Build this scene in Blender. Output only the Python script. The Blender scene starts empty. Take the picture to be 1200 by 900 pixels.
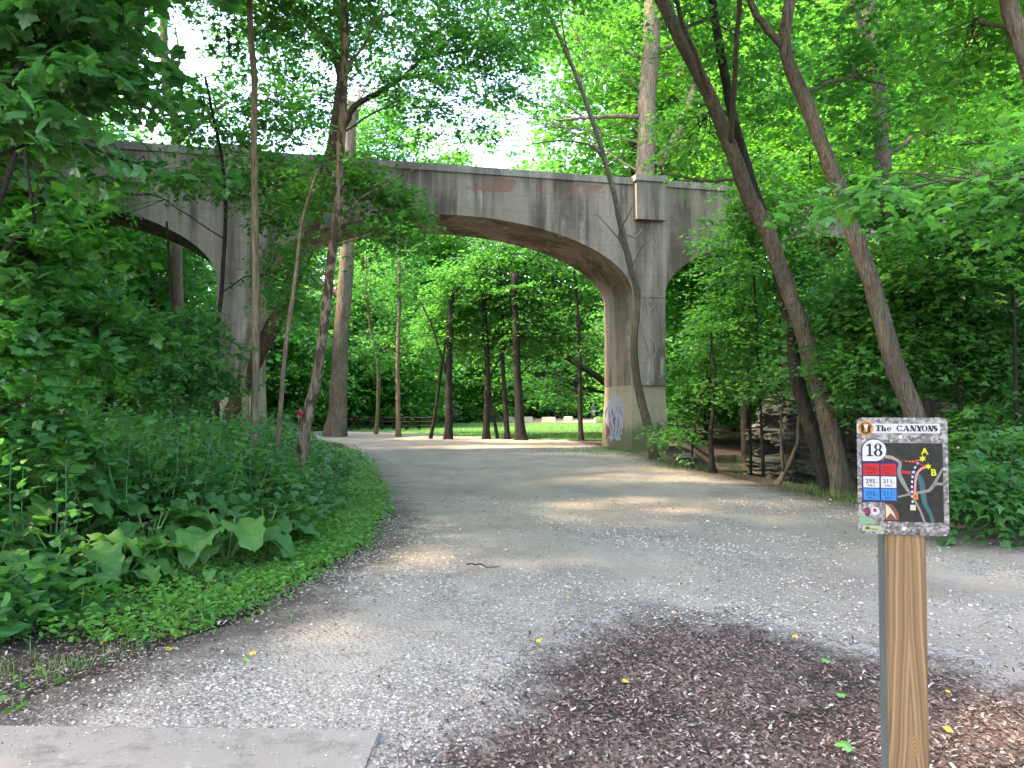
import bpy, bmesh, math, random
import numpy as np
from mathutils import Vector, Matrix

rng = np.random.default_rng(11)
random.seed(11)
C = bpy.context.scene.collection
SC = bpy.context.scene
R = math.radians
PITCH = R(1.9)
CP, SP = math.cos(PITCH), math.sin(PITCH)
HCAM = 1.6

def P(px, py, y):
    """world point at distance y in front of the viewpoint, seen in direction px, py"""
    dx = (px-600)/900.0; dz = (450-py)/900.0
    k = y/(CP-dz*SP)
    return np.array([dx*k, y, HCAM+(SP+dz*CP)*k])

def sst(a, b, x):
    t = np.clip((np.asarray(x, float)-a)/(b-a), 0, 1); return t*t*(3-2*t)

# ------------------------------------------------------------------ terrain
Ly = np.array([-6, 3, 4, 4.65, 6, 9, 12, 16, 24, 36, 45, 57, 80, 300.]); Lx = np.array([-3, -2.9, -2.67, -2.5, -2.0, -1.7, -1.93, -2.7, -4.5, -8, -14, -24, -30, -30.])
Ry = np.array([-6, 3, 9, 12, 15, 22, 28, 36, 39, 45, 57, 80.]); Rx = np.array([7.5, 7.2, 6.5, 5.9, 5.5, 4.6, 4.3, 3.6, 3.2, -2, -12, -12.])
Ey = np.array([-6, 9, 12, 15, 22, 27, 29.4, 30.5, 34, 37, 60, 300.]); Ex = np.array([8, 7.3, 6.9, 6.5, 5.1, 4.95, 5.3, 6.7, 7.3, 8.0, 13, 20.])
def pathL(y): return np.interp(y, Ly, Lx)
def pathR(y): return np.interp(y, Ry, Rx)
def gz(x, y):
    x = np.asarray(x, float); y = np.asarray(y, float)
    l = pathL(y)-x
    z = 0.5*sst(0.3, 5, l)+1.6*sst(6, 30, l)*sst(60, 30, y)
    z = z+0.05*np.sin(x*1.7+y*0.6)*np.sin(y*1.1-x*0.4)*sst(0.3, 2, l)
    e = x-np.interp(y, Ey, Ex)
    cr = sst(75, 45, y)
    z = z-1.15*sst(0, 2.2, e)*cr+0.06*np.sin(x*2.3+1)*np.sin(y*1.9)*sst(0.5, 2, e)*cr
    cl = x-np.interp(y, [0, 10, 20, 28, 34, 42, 60], [13.5, 11.6, 10.1, 9.6, 11.5, 14.5, 20])
    z = z+cr*(4.6*sst(0.3, 1.6, cl)+4.0*sst(1.6, 14, cl))
    z = z+0.5*sst(66, 88, y)+sst(92, 190, y)*13
    return z

# ------------------------------------------------------------------ mesh helpers
def mk(name, V, F, mat, parent=None, smooth=False, link=True, attr=None):
    """one mesh object from a vertex array and a list of face index arrays"""
    V = np.asarray(V, np.float32).reshape(-1, 3)
    F = [np.asarray(f, np.int32) for f in F if len(f)]
    me = bpy.data.meshes.new(name)
    me.vertices.add(len(V)); me.vertices.foreach_set('co', V.ravel())
    tot = np.concatenate([np.full(len(f), f.shape[1], np.int32) for f in F])
    loops = np.concatenate([f.ravel() for f in F])
    me.loops.add(len(loops)); me.loops.foreach_set('vertex_index', loops)
    me.polygons.add(len(tot))
    me.polygons.foreach_set('loop_start', np.concatenate([[0], np.cumsum(tot)[:-1]]).astype(np.int32))
    me.polygons.foreach_set('use_smooth', np.full(len(tot), bool(smooth)))
    if attr is not None:
        for k, v in attr.items():
            a = me.attributes.new(k, 'FLOAT', 'POINT'); a.data.foreach_set('value', np.asarray(v, np.float32))
    me.update(calc_edges=True)
    if mat: me.materials.append(mat)
    o = bpy.data.objects.new(name, me)
    if link: C.objects.link(o)
    if parent: o.parent = parent
    return o

class MB:
    def __init__(s): s.V = []; s.F = []; s.n = 0
    def add(s, V, F):
        V = np.asarray(V, float).reshape(-1, 3)
        for f in (F if isinstance(F, list) else [F]):
            s.F.append(np.asarray(f, np.int64)+s.n)
        s.V.append(V); s.n += len(V)
        return s
    def build(s, name, mat, parent=None, smooth=False, off=None, **k):
        V = np.concatenate(s.V)
        if off is not None: V = V-np.asarray(off)
        return mk(name, V, s.F, mat, parent, smooth, **k)
    def box(s, c, d, rz=0.0, taper=1.0):
        c = np.array(c, float); d = np.array(d, float)/2
        v = np.array([[x, y, z] for z in (-1, 1) for y in (-1, 1) for x in (-1, 1)], float)
        v[v[:, 2] > 0, :2] *= taper
        v = v*d; ca, sa = math.cos(rz), math.sin(rz)
        v = np.stack([v[:, 0]*ca-v[:, 1]*sa, v[:, 0]*sa+v[:, 1]*ca, v[:, 2]], 1)+c
        return s.add(v, [[[0, 2, 3, 1], [4, 5, 7, 6], [0, 1, 5, 4], [2, 6, 7, 3], [0, 4, 6, 2], [1, 3, 7, 5]]])
    def tube(s, pts, rad, k=8, cap=True, wob=0.0, mul=None):
        pts = np.asarray(pts, float); n = len(pts)
        rad = np.broadcast_to(np.asarray(rad, float), (n,))
        T = np.gradient(pts, axis=0); T /= np.linalg.norm(T, axis=1, keepdims=True)+1e-9
        ref = np.array([0.31, 0.95, 0.05]) if abs(T[0, 2]) > .7 else np.array([0, 0, 1.])
        A = np.cross(T, ref); A /= np.linalg.norm(A, axis=1, keepdims=True)+1e-9
        B = np.cross(T, A)
        th = np.linspace(0, 2*np.pi, k, endpoint=False)
        rr = rad[:, None]*np.ones((1, k))
        if wob:
            st = max(2, n//4); m = n//4+3
            cz = rng.uniform(-1, 1, (m, k)); f = np.arange(n)/4.0; i0 = f.astype(int); fr = (f-i0)[:, None]
            rr = rr*(1+wob*(cz[i0]*(1-fr)+cz[i0+1]*fr)+.3*wob*rng.uniform(-1, 1, (n, k)))
        if mul is not None: rr = rr*mul
        V = pts[:, None, :]+rr[:, :, None]*(np.cos(th)[None, :, None]*A[:, None, :]+np.sin(th)[None, :, None]*B[:, None, :])
        i = np.arange(n-1)[:, None]*k; j = np.arange(k)[None, :]; j2 = (j+1) % k
        F = np.stack([i+j, i+j2, i+k+j2, i+k+j], -1).reshape(-1, 4)
        fs = [F]
        if cap: fs += [np.arange(k)[None, ::-1], (np.arange(k)+(n-1)*k)[None, :]]
        return s.add(V.reshape(-1, 3), fs)

def smooth_line(pts, step):
    """Catmull-Rom resampling of a polyline"""
    p = np.asarray(pts, float)
    if len(p) < 3:
        n = max(2, int(np.linalg.norm(p[-1]-p[0])/step)+1)
        return p[0]+(p[-1]-p[0])*np.linspace(0, 1, n)[:, None]
    q = np.vstack([2*p[0]-p[1], p, 2*p[-1]-p[-2]]); out = []
    for i in range(1, len(q)-2):
        n = max(2, int(np.linalg.norm(q[i+1]-q[i])/step)+1)
        t = np.linspace(0, 1, n, endpoint=False)[:, None]
        a, b, c, d = q[i-1], q[i], q[i+1], q[i+2]
        out.append(.5*((2*b)+(-a+c)*t+(2*a-5*b+4*c-d)*t**2+(-a+3*b-3*c+d)*t**3))
    return np.vstack(out+[p[-1:]])

# ------------------------------------------------------------------ leaves
def tpl(v, f): return np.array(v, float), [np.array(x) for x in f]
_h = [(-.05, .12), (-.1, .29), (.04, .37), (.1, .31), (.22, .43), (.39, .56), (.43, .44), (.5, .3), (.56, .25), (.68, .27), (.8, .13)]
_o = [(0, 0)]+_h+[(1, 0)]+[(u, -v) for u, v in _h[::-1]]
MAPLE = tpl([(u, v, -.2*abs(v)-.2*max(u, 0)**2+.03*math.sin(u*9)) for u, v in _o]+[(.3, 0, .03)],
            [[[len(_o), (i+1) % len(_o), i] for i in range(len(_o))]])
MAPLE_LO = tpl([(0, 0, 0), (.3, .46, -.1), (.52, .17, -.06), (1, 0, -.2), (.52, -.17, -.06), (.3, -.46, -.1)], [[[0, 3, 2, 1], [0, 5, 4, 3]]])
OVAL = tpl([(0, 0, 0), (.3, .24, -.05), (.7, .2, -.12), (1, 0, -.25), (.7, -.2, -.12), (.3, -.24, -.05)], [[[0, 3, 2, 1], [0, 5, 4, 3]]])
BROAD = tpl([(0, 0, 0), (.12, .4, -.08), (.6, .33, -.12), (1, 0, -.3), (.6, -.33, -.12), (.12, -.4, -.08)], [[[0, 3, 2, 1], [0, 5, 4, 3]]])
FAR = tpl([(0, 0, 0), (.45, .4, -.08), (1, 0, -.18), (.45, -.4, -.08)], [[[0, 3, 2, 1]]])
BLADE = tpl([(0, .022, 0), (0, -.022, 0), (.6, -.02, .04), (1, 0, -.12), (.6, .02, .04)], [[[0, 1, 2, 4]], [[4, 2, 3]]])

def leaf_cloud(mb, pos, tip, nor, size, t):
    V0, F0 = t
    n = len(pos)
    if n == 0: return
    tip = tip-(tip*nor).sum(1, keepdims=True)*nor
    tip /= np.linalg.norm(tip, axis=1, keepdims=True)+1e-9
    sd = np.cross(nor, tip)
    sz = np.broadcast_to(np.asarray(size, float), (n,))[:, None, None]
    V = pos[:, None, :]+sz*(V0[None, :, 0:1]*tip[:, None, :]+V0[None, :, 1:2]*sd[:, None, :]+V0[None, :, 2:3]*nor[:, None, :])
    off = (np.arange(n)*len(V0))[:, None, None]
    mb.add(V.reshape(-1, 3), [(f[None]+off).reshape(-1, f.shape[1]) for f in F0])

def unit(v): return v/(np.linalg.norm(v, axis=-1, keepdims=True)+1e-9)

def sprays(mb, cen, out, L, W, k, size, t, droop=.25, tilt=.35):
    """flat leafy sprays, like maple twigs: each carries k leaves on both sides of its axis"""
    m = len(cen)
    ax = np.repeat(unit(out), k, 0); c = np.repeat(cen, k, 0)
    Lm = np.repeat(L*rng.uniform(.7, 1.25, m), k); Wm = np.repeat(W*rng.uniform(.7, 1.25, m), k)
    up = unit(np.array([0, 0, 1.])-.5*ax*ax[:, 2:3]+rng.normal(0, .12, (m, 3)).repeat(k, 0))
    sd = unit(np.cross(up, ax))
    a = rng.random(m*k); b = rng.uniform(-1, 1, m*k)*np.sqrt(np.clip(1.05-(2*a-1)**2, 0.05, 1))
    pos = c+ax*((a-.35)*Lm)[:, None]+sd*(b*Wm)[:, None]+up*((-droop*(a**2+.5*b*b))*Lm+rng.normal(0, .05*L, m*k))[:, None]
    nor = unit(up+rng.normal(0, tilt, (m*k, 3)))
    tip = ax*.7+sd*(np.sign(b)*.8)[:, None]+rng.normal(0, .3, (m*k, 3))-np.array([0, 0, .25])
    leaf_cloud(mb, pos, tip, nor, size*rng.uniform(.6, 1.25, m*k), t)

# ------------------------------------------------------------------ materials
def nm(name):
    m = bpy.data.materials.new(name); m.use_nodes = True
    nt = m.node_tree; nt.nodes.clear()
    out = nt.nodes.new('ShaderNodeOutputMaterial')
    return m, nt, nt.nodes, nt.links, out
def N(nt, typ, **kw):
    n = nt.nodes.new(typ)
    for k, v in kw.items():
        if k.startswith('i_'):
            key = k[2:]; n.inputs[int(key) if key.isdigit() else key.replace('_', ' ')].default_value = v
        else: setattr(n, k, v)
    return n
def ramp(nt, fac, stops, interp='LINEAR'):
    r = nt.nodes.new('ShaderNodeValToRGB'); r.color_ramp.interpolation = interp
    e = r.color_ramp.elements
    while len(e) < len(stops): e.new(.5)
    for x, (p, c) in zip(e, stops):
        x.position = p; x.color = (*c, 1) if len(c) == 3 else c
    nt.links.new(fac, r.inputs[0]); return r.outputs[0]
def mixc(nt, fac, a, b, blend='MIX'):
    m = nt.nodes.new('ShaderNodeMix'); m.data_type = 'RGBA'; m.blend_type = blend
    for s, v in ((0, fac), (6, a), (7, b)):
        if isinstance(v, (int, float)): m.inputs[s].default_value = v
        elif isinstance(v, tuple): m.inputs[s].default_value = (*v, 1)
        else: nt.links.new(v, m.inputs[s])
    return m.outputs[2]
def coords(nt, scale=(1, 1, 1), out='Object'):
    tc = nt.nodes.new('ShaderNodeTexCoord'); mp = nt.nodes.new('ShaderNodeMapping')
    mp.inputs['Scale'].default_value = scale
    nt.links.new(tc.outputs[out], mp.inputs[0]); return mp.outputs[0]
def noise(nt, vec, scale, detail=4, rough=.6):
    n = N(nt, 'ShaderNodeTexNoise'); n.inputs['Scale'].default_value = scale; n.inputs['Detail'].default_value = detail; n.inputs['Roughness'].default_value = rough
    nt.links.new(vec, n.inputs['Vector']); return n.outputs['Fac']
def voro(nt, vec, scale, feature='F1'):
    n = N(nt, 'ShaderNodeTexVoronoi', feature=feature); n.inputs['Scale'].default_value = scale
    nt.links.new(vec, n.inputs['Vector']); return n
def bump(nt, h, strength, dist):
    b = N(nt, 'ShaderNodeBump'); b.inputs['Strength'].default_value = strength; b.inputs['Distance'].default_value = dist
    nt.links.new(h, b.inputs['Height']); return b.outputs[0]
def math_(nt, op, a, b=None):
    m = N(nt, 'ShaderNodeMath', operation=op)
    for i, v in enumerate((a, b)):
        if v is None: continue
        if isinstance(v, (int, float)): m.inputs[i].default_value = v
        else: nt.links.new(v, m.inputs[i])
    return m.outputs[0]
def prin(nt, out, col, rough=.8, spec=.3, nrm=None):
    b = N(nt, 'ShaderNodeBsdfPrincipled')
    if isinstance(col, tuple): b.inputs['Base Color'].default_value = (*col, 1)
    else: nt.links.new(col, b.inputs['Base Color'])
    if isinstance(rough, (int, float)): b.inputs['Roughness'].default_value = rough
    else: nt.links.new(rough, b.inputs['Roughness'])
    b.inputs['Specular IOR Level'].default_value = spec
    if nrm is not None: nt.links.new(nrm, b.inputs['Normal'])
    if out: nt.links.new(b.outputs[0], out.inputs[0])
    return b

def leaf_mat(name, a, b, c, tr=.45, trc=1.9, spec=.5, rough=.36):
    m, nt, nd, ln, out = nm(name)
    g = N(nt, 'ShaderNodeNewGeometry'); oi = N(nt, 'ShaderNodeObjectInfo')
    f = math_(nt, 'ADD', math_(nt, 'MULTIPLY', g.outputs['Random Per Island'], .8), math_(nt, 'MULTIPLY', oi.outputs['Random'], .2))
    col = ramp(nt, f, [(0, a), (.55, b), (1, c)])
    p = prin(nt, None, col, rough, spec)
    t = N(nt, 'ShaderNodeBsdfTranslucent')
    tc = mixc(nt, 1.0, col, (trc*.98, trc*1.15, trc*.6), 'MULTIPLY')
    ln.new(tc, t.inputs[0])
    mx = N(nt, 'ShaderNodeMixShader'); mx.inputs[0].default_value = tr
    ln.new(p.outputs[0], mx.inputs[1]); ln.new(t.outputs[0], mx.inputs[2]); ln.new(mx.outputs[0], out.inputs[0])
    return m
def bark_mat(name, a, b, c, scale=9, flaky=0, bumpd=.02):
    m, nt, nd, ln, out = nm(name)
    v = coords(nt, (1, 1, .16)); v2 = coords(nt, (1, 1, .5))
    n1 = noise(nt, v, scale*2.2, 6, .7); n2 = noise(nt, v2, 2.2, 3)
    col = ramp(nt, n1, [(.3, a), (.52, b), (.75, c)])
    col = mixc(nt, ramp(nt, n2, [(.35, (0, 0, 0)), (.7, (1, 1, 1))]), col, tuple(x*.62 for x in b), 'MIX')
    if flaky:
        vo = noise(nt, coords(nt, (1, 1, .45)), 9, 3, .55)
        col = mixc(nt, ramp(nt, vo, [(.5, (0, 0, 0)), (.55, (1, 1, 1))]), col, (.07, .05, .04))
    gr = noise(nt, coords(nt, (1, 1, .1)), scale*5, 4, .7); col = mixc(nt, ramp(nt, gr, [(.38, (.75, .75, .75)), (.5, (0, 0, 0))]), col, tuple(x*.5 for x in a))
    n4 = noise(nt, coords(nt), 1.3, 4); col = mixc(nt, ramp(nt, n4, [(.55, (0, 0, 0)), (.7, (.45, .45, .45))]), col, (.11, .12, .075))
    prin(nt, out, col, .9, .15, bump(nt, math_(nt, 'ADD', n1, gr), 1.0, bumpd*3))
    return m
def plain(name, col, rough=.6, spec=.3, var=.12, scale=40, bd=0.0):
    m, nt, nd, ln, out = nm(name)
    n = noise(nt, coords(nt), scale, 4)
    c = mixc(nt, n, tuple(x*(1-var) for x in col), tuple(min(1, x*(1+var)) for x in col))
    prin(nt, out, c, rough, spec, bump(nt, n, .5, bd) if bd else None)
    return m

M = {}
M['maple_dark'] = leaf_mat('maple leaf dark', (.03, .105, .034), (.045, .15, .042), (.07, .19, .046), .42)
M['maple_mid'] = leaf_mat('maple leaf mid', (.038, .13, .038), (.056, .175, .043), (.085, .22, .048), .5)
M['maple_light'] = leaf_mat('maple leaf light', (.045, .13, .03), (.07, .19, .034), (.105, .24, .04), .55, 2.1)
M['far_leaf'] = leaf_mat('far leaf', (.038, .13, .038), (.06, .185, .045), (.09, .23, .05), .52, 2.1)
M['weed'] = leaf_mat('weed leaf', (.042, .14, .05), (.062, .185, .056), (.1, .25, .062), .4)
M['weed_light'] = leaf_mat('weed leaf light', (.05, .15, .03), (.075, .19, .036), (.11, .24, .05), .4)
M['burdock'] = leaf_mat('burdock leaf', (.042, .13, .036), (.055, .155, .04), (.085, .2, .046), .3, 1.7, .3, .5)
M['cover'] = leaf_mat('ground cover leaf', (.065, .2, .04), (.095, .25, .05), (.14, .3, .06), .42)
M['grass'] = leaf_mat('grass blade', (.05, .13, .025), (.08, .18, .035), (.13, .23, .06), .35)
M['lawn_blade'] = leaf_mat('lawn blade', (.06, .16, .045), (.085, .2, .055), (.12, .22, .07), .3)
M['yellow_leaf'] = leaf_mat('yellow leaf', (.55, .36, .03), (.6, .42, .03), (.62, .45, .06), .2, 1.0)
M['green_leaf'] = leaf_mat('fallen green leaf', (.1, .26, .05), (.12, .3, .06), (.16, .32, .09), .2, 1.0)
M['bark'] = bark_mat('bark brown grey', (.06, .045, .035), (.165, .128, .098), (.29, .235, .19))
M['bark_mid'] = bark_mat('bark light brown', (.08, .06, .045), (.2, .155, .115), (.32, .26, .2))
M['bark_dark'] = bark_mat('bark dark', (.018, .015, .013), (.045, .038, .033), (.085, .072, .062))
M['bark_pale'] = bark_mat('bark pale tan', (.14, .1, .07), (.3, .235, .17), (.42, .35, .27), 7)
M['bark_flaky'] = bark_mat('bark flaking', (.13, .09, .065), (.29, .22, .165), (.42, .34, .27), 6, 1)
M['bark_big'] = bark_mat('bark of old trunk', (.16, .115, .085), (.3, .23, .175), (.42, .34, .27), 5, 0, .04)
M['bark_red'] = bark_mat('bark reddish', (.05, .03, .022), (.12, .07, .05), (.2, .13, .095))
M['twig'] = bark_mat('twig wood', (.05, .04, .03), (.1, .08, .06), (.17, .14, .11), 12)
M['stem'] = plain('green stem', (.11, .19, .06), .6)

# soil of the woodland floor
m, nt, nd, ln, out = nm('woodland soil')
v = coords(nt); n1 = noise(nt, v, .8, 5); n2 = noise(nt, v, 14, 6, .7); vo = voro(nt, v, 38)
col = ramp(nt, n2, [(.3, (.022, .017, .015)), (.55, (.055, .042, .036)), (.75, (.12, .095, .08))])
col = mixc(nt, ramp(nt, n1, [(.4, (0, 0, 0)), (.65, (1, 1, 1))]), col, mixc(nt, n2, (.03, .026, .02), (.1, .075, .055)))
col = mixc(nt, .25, col, vo.outputs['Color'], 'OVERLAY')
prin(nt, out, col, .95, .1, bump(nt, n2, .8, .03)); M['soil'] = m
# gravel
def gravel_mat():
    m, nt, nd, ln, out = nm('crushed limestone gravel')
    v = coords(nt)
    big = noise(nt, v, .45, 5, .62); mid = noise(nt, coords(nt, (1, .45, 1)), 1.1, 5, .65); fine = noise(nt, v, 55, 4, .7)
    vo = voro(nt, v, 40); vo2 = voro(nt, v, 110)
    hs = N(nt, 'ShaderNodeSeparateColor'); ln.new(vo.outputs['Color'], hs.inputs[0])
    stone = ramp(nt, hs.outputs[0], [(0, (.19, .155, .13)), (.35, (.35, .298, .255)), (.7, (.45, .392, .345)), (.9, (.55, .495, .45)), (1, (.33, .235, .178))])
    gap = ramp(nt, vo.outputs['Distance'], [(.25, (0, 0, 0)), (.62, (1, 1, 1))])
    c = mixc(nt, math_(nt, 'MULTIPLY', gap, .75), stone, (.17, .145, .13))
    dust = mixc(nt, fine, (.3, .243, .2), (.44, .37, .312))
    c = mixc(nt, ramp(nt, mid, [(.42, (0, 0, 0)), (.6, (.85, .85, .85))]), c, dust)
    c = mixc(nt, ramp(nt, big, [(.46, (0, 0, 0)), (.62, (.85, .85, .85))]), c, mixc(nt, fine, (.17, .13, .11), (.31, .25, .215)))
    at = N(nt, 'ShaderNodeAttribute', attribute_name='edge')
    e = math_(nt, 'ADD', at.outputs['Fac'], math_(nt, 'MULTIPLY', math_(nt, 'SUBTRACT', noise(nt, v, 2.6, 6, .7), .5), 1.5))
    c = mixc(nt, ramp(nt, e, [(.12, (1, 1, 1)), (.72, (0, 0, 0))]), c, mixc(nt, fine, (.05, .04, .035), (.16, .13, .11)))
    mo_ = noise(nt, v, 4.5, 7, .78); c = mixc(nt, ramp(nt, mo_, [(.54, (0, 0, 0)), (.68, (.75, .75, .75))]), c, mixc(nt, fine, (.12, .09, .072), (.24, .19, .16)))
    tr = N(nt, 'ShaderNodeAttribute', attribute_name='track')
    tf = math_(nt, 'MULTIPLY', tr.outputs['Fac'], ramp(nt, noise(nt, v, 1.6, 5, .7), [(.32, (.1, .1, .1)), (.6, (.85, .85, .85))]))
    c = mixc(nt, tf, c, mixc(nt, fine, (.26, .205, .163), (.4, .33, .272)))
    h = math_(nt, 'SUBTRACT', math_(nt, 'MULTIPLY', fine, .5), vo.outputs['Distance'])
    prin(nt, out, c, .92, .15, bump(nt, h, .8, .012)); return m
M['gravel'] = gravel_mat()
def mulch_mat():
    m, nt, nd, ln, out = nm('dark wood mulch')
    v = coords(nt); f = noise(nt, v, 26, 6, .75); vo = voro(nt, coords(nt, (1, .45, 1)), 60); b = noise(nt, v, 1.4, 4)
    hs = N(nt, 'ShaderNodeSeparateColor'); ln.new(vo.outputs['Color'], hs.inputs[0])
    c = ramp(nt, hs.outputs[1], [(0, (.04, .028, .027)), (.45, (.11, .07, .058)), (.8, (.19, .125, .105)), (1, (.29, .23, .205))])
    c = mixc(nt, ramp(nt, b, [(.45, (0, 0, 0)), (.62, (1, 1, 1))]), c, mixc(nt, f, (.03, .022, .021), (.085, .06, .054)))
    g1 = voro(nt, v, 40); gs = N(nt, 'ShaderNodeSeparateColor'); ln.new(g1.outputs['Color'], gs.inputs[0])
    gc = ramp(nt, gs.outputs[0], [(0, (.17, .14, .12)), (.35, (.31, .265, .24)), (.8, (.42, .375, .345)), (1, (.28, .2, .16))])
    at = N(nt, 'ShaderNodeAttribute', attribute_name='rim')
    rim = math_(nt, 'ADD', at.outputs['Fac'], math_(nt, 'ADD', math_(nt, 'MULTIPLY', math_(nt, 'SUBTRACT', noise(nt, v, 3.2, 5, .7), .5), .5), math_(nt, 'MULTIPLY', math_(nt, 'SUBTRACT', noise(nt, v, 30, 3, .7), .5), .35)))
    c = mixc(nt, ramp(nt, rim, [(.7, (0, 0, 0)), (.92, (1, 1, 1))]), c, gc)
    prin(nt, out, c, .95, .12, bump(nt, math_(nt, 'ADD', f, vo.outputs['Distance']), .9, .02)); return m
M['mulch'] = mulch_mat()
def island_mat(name, stops, rough=.9):
    m, nt, nd, ln, out = nm(name)
    g = N(nt, 'ShaderNodeNewGeometry'); n = noise(nt, coords(nt), 90, 3)
    c = ramp(nt, g.outputs['Random Per Island'], stops)
    c = mixc(nt, .35, c, mixc(nt, n, (.25, .25, .25), (.8, .8, .8)), 'OVERLAY')
    prin(nt, out, c, rough, .15); return m
M['pebble'] = island_mat('loose limestone chips', [(0, (.1, .08, .066)), (.2, (.26, .215, .182)), (.6, (.4, .345, .3)), (.93, (.53, .475, .43)), (1, (.3, .19, .13))])
M['chip'] = island_mat('wood chips', [(0, (.035, .024, .022)), (.4, (.12, .073, .06)), (.75, (.21, .137, .114)), (.92, (.32, .245, .215)), (1, (.46, .4, .35))])
m, nt, nd, ln, out = nm('mown lawn')
n1 = noise(nt, coords(nt), 1.2, 4); n2 = noise(nt, coords(nt), 30, 4)
prin(nt, out, mixc(nt, n2, mixc(nt, n1, (.05, .13, .04), (.08, .17, .05)), mixc(nt, n1, (.08, .18, .055), (.12, .21, .07))), .9, .1, bump(nt, n2, .6, .03)); M['lawn'] = m
m, nt, nd, ln, out = nm('pale bare dirt')
n2 = noise(nt, coords(nt), 3, 5)
prin(nt, out, mixc(nt, n2, (.28, .2, .16), (.45, .36, .3)), .95, .1); M['dirt'] = m
def concrete(name, base, dark, streak=1.0, rust=0, moss=0):
    m, nt, nd, ln, out = nm(name)
    v = coords(nt); vs = coords(nt, (.75, .75, .06)); vs2 = coords(nt, (2.6, 2.6, .14))
    n1 = noise(nt, v, 1.3, 6, .65); n2 = noise(nt, vs, 1.3, 5, .65); n3 = noise(nt, vs2, 1.0, 4, .6); fine = noise(nt, v, 40, 4, .7)
    c = mixc(nt, n1, tuple(x*.78 for x in base), tuple(x*1.2 for x in base))
    blot = noise(nt, coords(nt, (.5, .5, .35)), 1.0, 5, .6)
    st = math_(nt, 'MULTIPLY', ramp(nt, n2, [(.43, (0, 0, 0)), (.56, (1, 1, 1))]), ramp(nt, blot, [(.34, (.3, .3, .3)), (.56, (1, 1, 1))]))
    c = mixc(nt, math_(nt, 'MULTIPLY', st, .95*streak), c, dark)
    wt = math_(nt, 'MULTIPLY', ramp(nt, n3, [(.56, (0, 0, 0)), (.66, (1, 1, 1))]), ramp(nt, noise(nt, coords(nt, (.6, .6, .6)), 1.3, 4), [(.5, (0, 0, 0)), (.66, (1, 1, 1))]))
    c = mixc(nt, math_(nt, 'MULTIPLY', wt, .75*streak), c, (.5, .46, .43))
    pit = noise(nt, v, 7, 5, .75)
    c = mixc(nt, ramp(nt, pit, [(.55, (0, 0, 0)), (.72, (.55, .55, .55))]), c, tuple(x*.75 for x in dark))
    bd = N(nt, 'ShaderNodeTexWave', wave_type='BANDS', bands_direction='Z'); bd.inputs['Scale'].default_value = .55; bd.inputs['Distortion'].default_value = .6; bd.inputs['Detail'].default_value = 3; ln.new(v, bd.inputs[0])
    bdl = ramp(nt, bd.outputs['Fac'], [(0, (1, 1, 1)), (.035, (0, 0, 0))])
    c = mixc(nt, math_(nt, 'MULTIPLY', bdl, .14), c, tuple(x*.7 for x in dark))
    c = mixc(nt, .3, c, mixc(nt, fine, (.3, .3, .3), (.7, .7, .7)), 'OVERLAY')
    sx = N(nt, 'ShaderNodeSeparateXYZ'); ln.new(v, sx.inputs[0])
    if rust:
        zz = ramp(nt, sx.outputs[2], [(0, (0, 0, 0)), (1, (1, 1, 1))])
        zw = math_(nt, 'ADD', sx.outputs[2], math_(nt, 'MULTIPLY', math_(nt, 'SUBTRACT', noise(nt, coords(nt, (3, 3, 1)), 2.5, 5, .7), .5), .35))
        lo = math_(nt, 'MULTIPLY', math_(nt, 'GREATER_THAN', zw, rust[2]), math_(nt, 'LESS_THAN', sx.outputs[2], rust[3]))
        wob = math_(nt, 'ADD', sx.outputs[0], math_(nt, 'MULTIPLY', math_(nt, 'SUBTRACT', noise(nt, v, 2.5, 6, .75), .5), 2.0))
        bx_ = lambda a_, b_: math_(nt, 'MULTIPLY', math_(nt, 'GREATER_THAN', wob, a_), math_(nt, 'LESS_THAN', wob, b_))
        inn = math_(nt, 'ADD', bx_(-6.6, -4.8), bx_(-3.8, -1.15))
        pat = ramp(nt, noise(nt, coords(nt, (.45, 1, .9)), 1.1, 6, .7), [(.4, (0, 0, 0)), (.56, (1, 1, 1))])
        c = mixc(nt, math_(nt, 'MULTIPLY', math_(nt, 'MULTIPLY', lo, inn), math_(nt, 'MULTIPLY', pat, .75)), c, mixc(nt, fine, (.17, .075, .055), (.27, .13, .1)))
    if moss:
        g = math_(nt, 'ADD', sx.outputs[2], math_(nt, 'MULTIPLY', n1, -1.4))
        c = mixc(nt, ramp(nt, g, [(0, (.8, .8, .8)), (.55, (0, 0, 0))]), c, (.085, .105, .05))
    prin(nt, out, c, .9, .2, bump(nt, math_(nt, 'ADD', fine, pit), .6, .012)); return m
M['conc'] = concrete('weathered concrete', (.29, .232, .185), (.085, .066, .053), 1, (-12.0, -1.2, 9.82, 10.36))
M['conc_cop'] = concrete('weathered concrete coping', (.28, .24, .21), (.1, .085, .075), .8)
M['conc_pier'] = concrete('weathered pier concrete', (.27, .222, .182), (.09, .072, .06), 1)
M['conc_plinth'] = concrete('painted over concrete', (.33, .285, .2), (.21, .19, .14), .5, 0, 1)
m, nt, nd, ln, out = nm('tee pad concrete')
v = coords(nt); n1 = noise(nt, v, 1.5, 6, .7); n2 = noise(nt, v, 60, 4, .8); vo = voro(nt, v, 25)
c = mixc(nt, n1, (.22, .18, .155), (.33, .275, .24)); c = mixc(nt, .3, c, mixc(nt, n2, (.2, .2, .2), (.8, .8, .8)), 'OVERLAY')
c = mixc(nt, ramp(nt, vo.outputs['Distance'], [(.03, (1, 1, 1)), (.06, (0, 0, 0))]), c, (.05, .045, .04))
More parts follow.
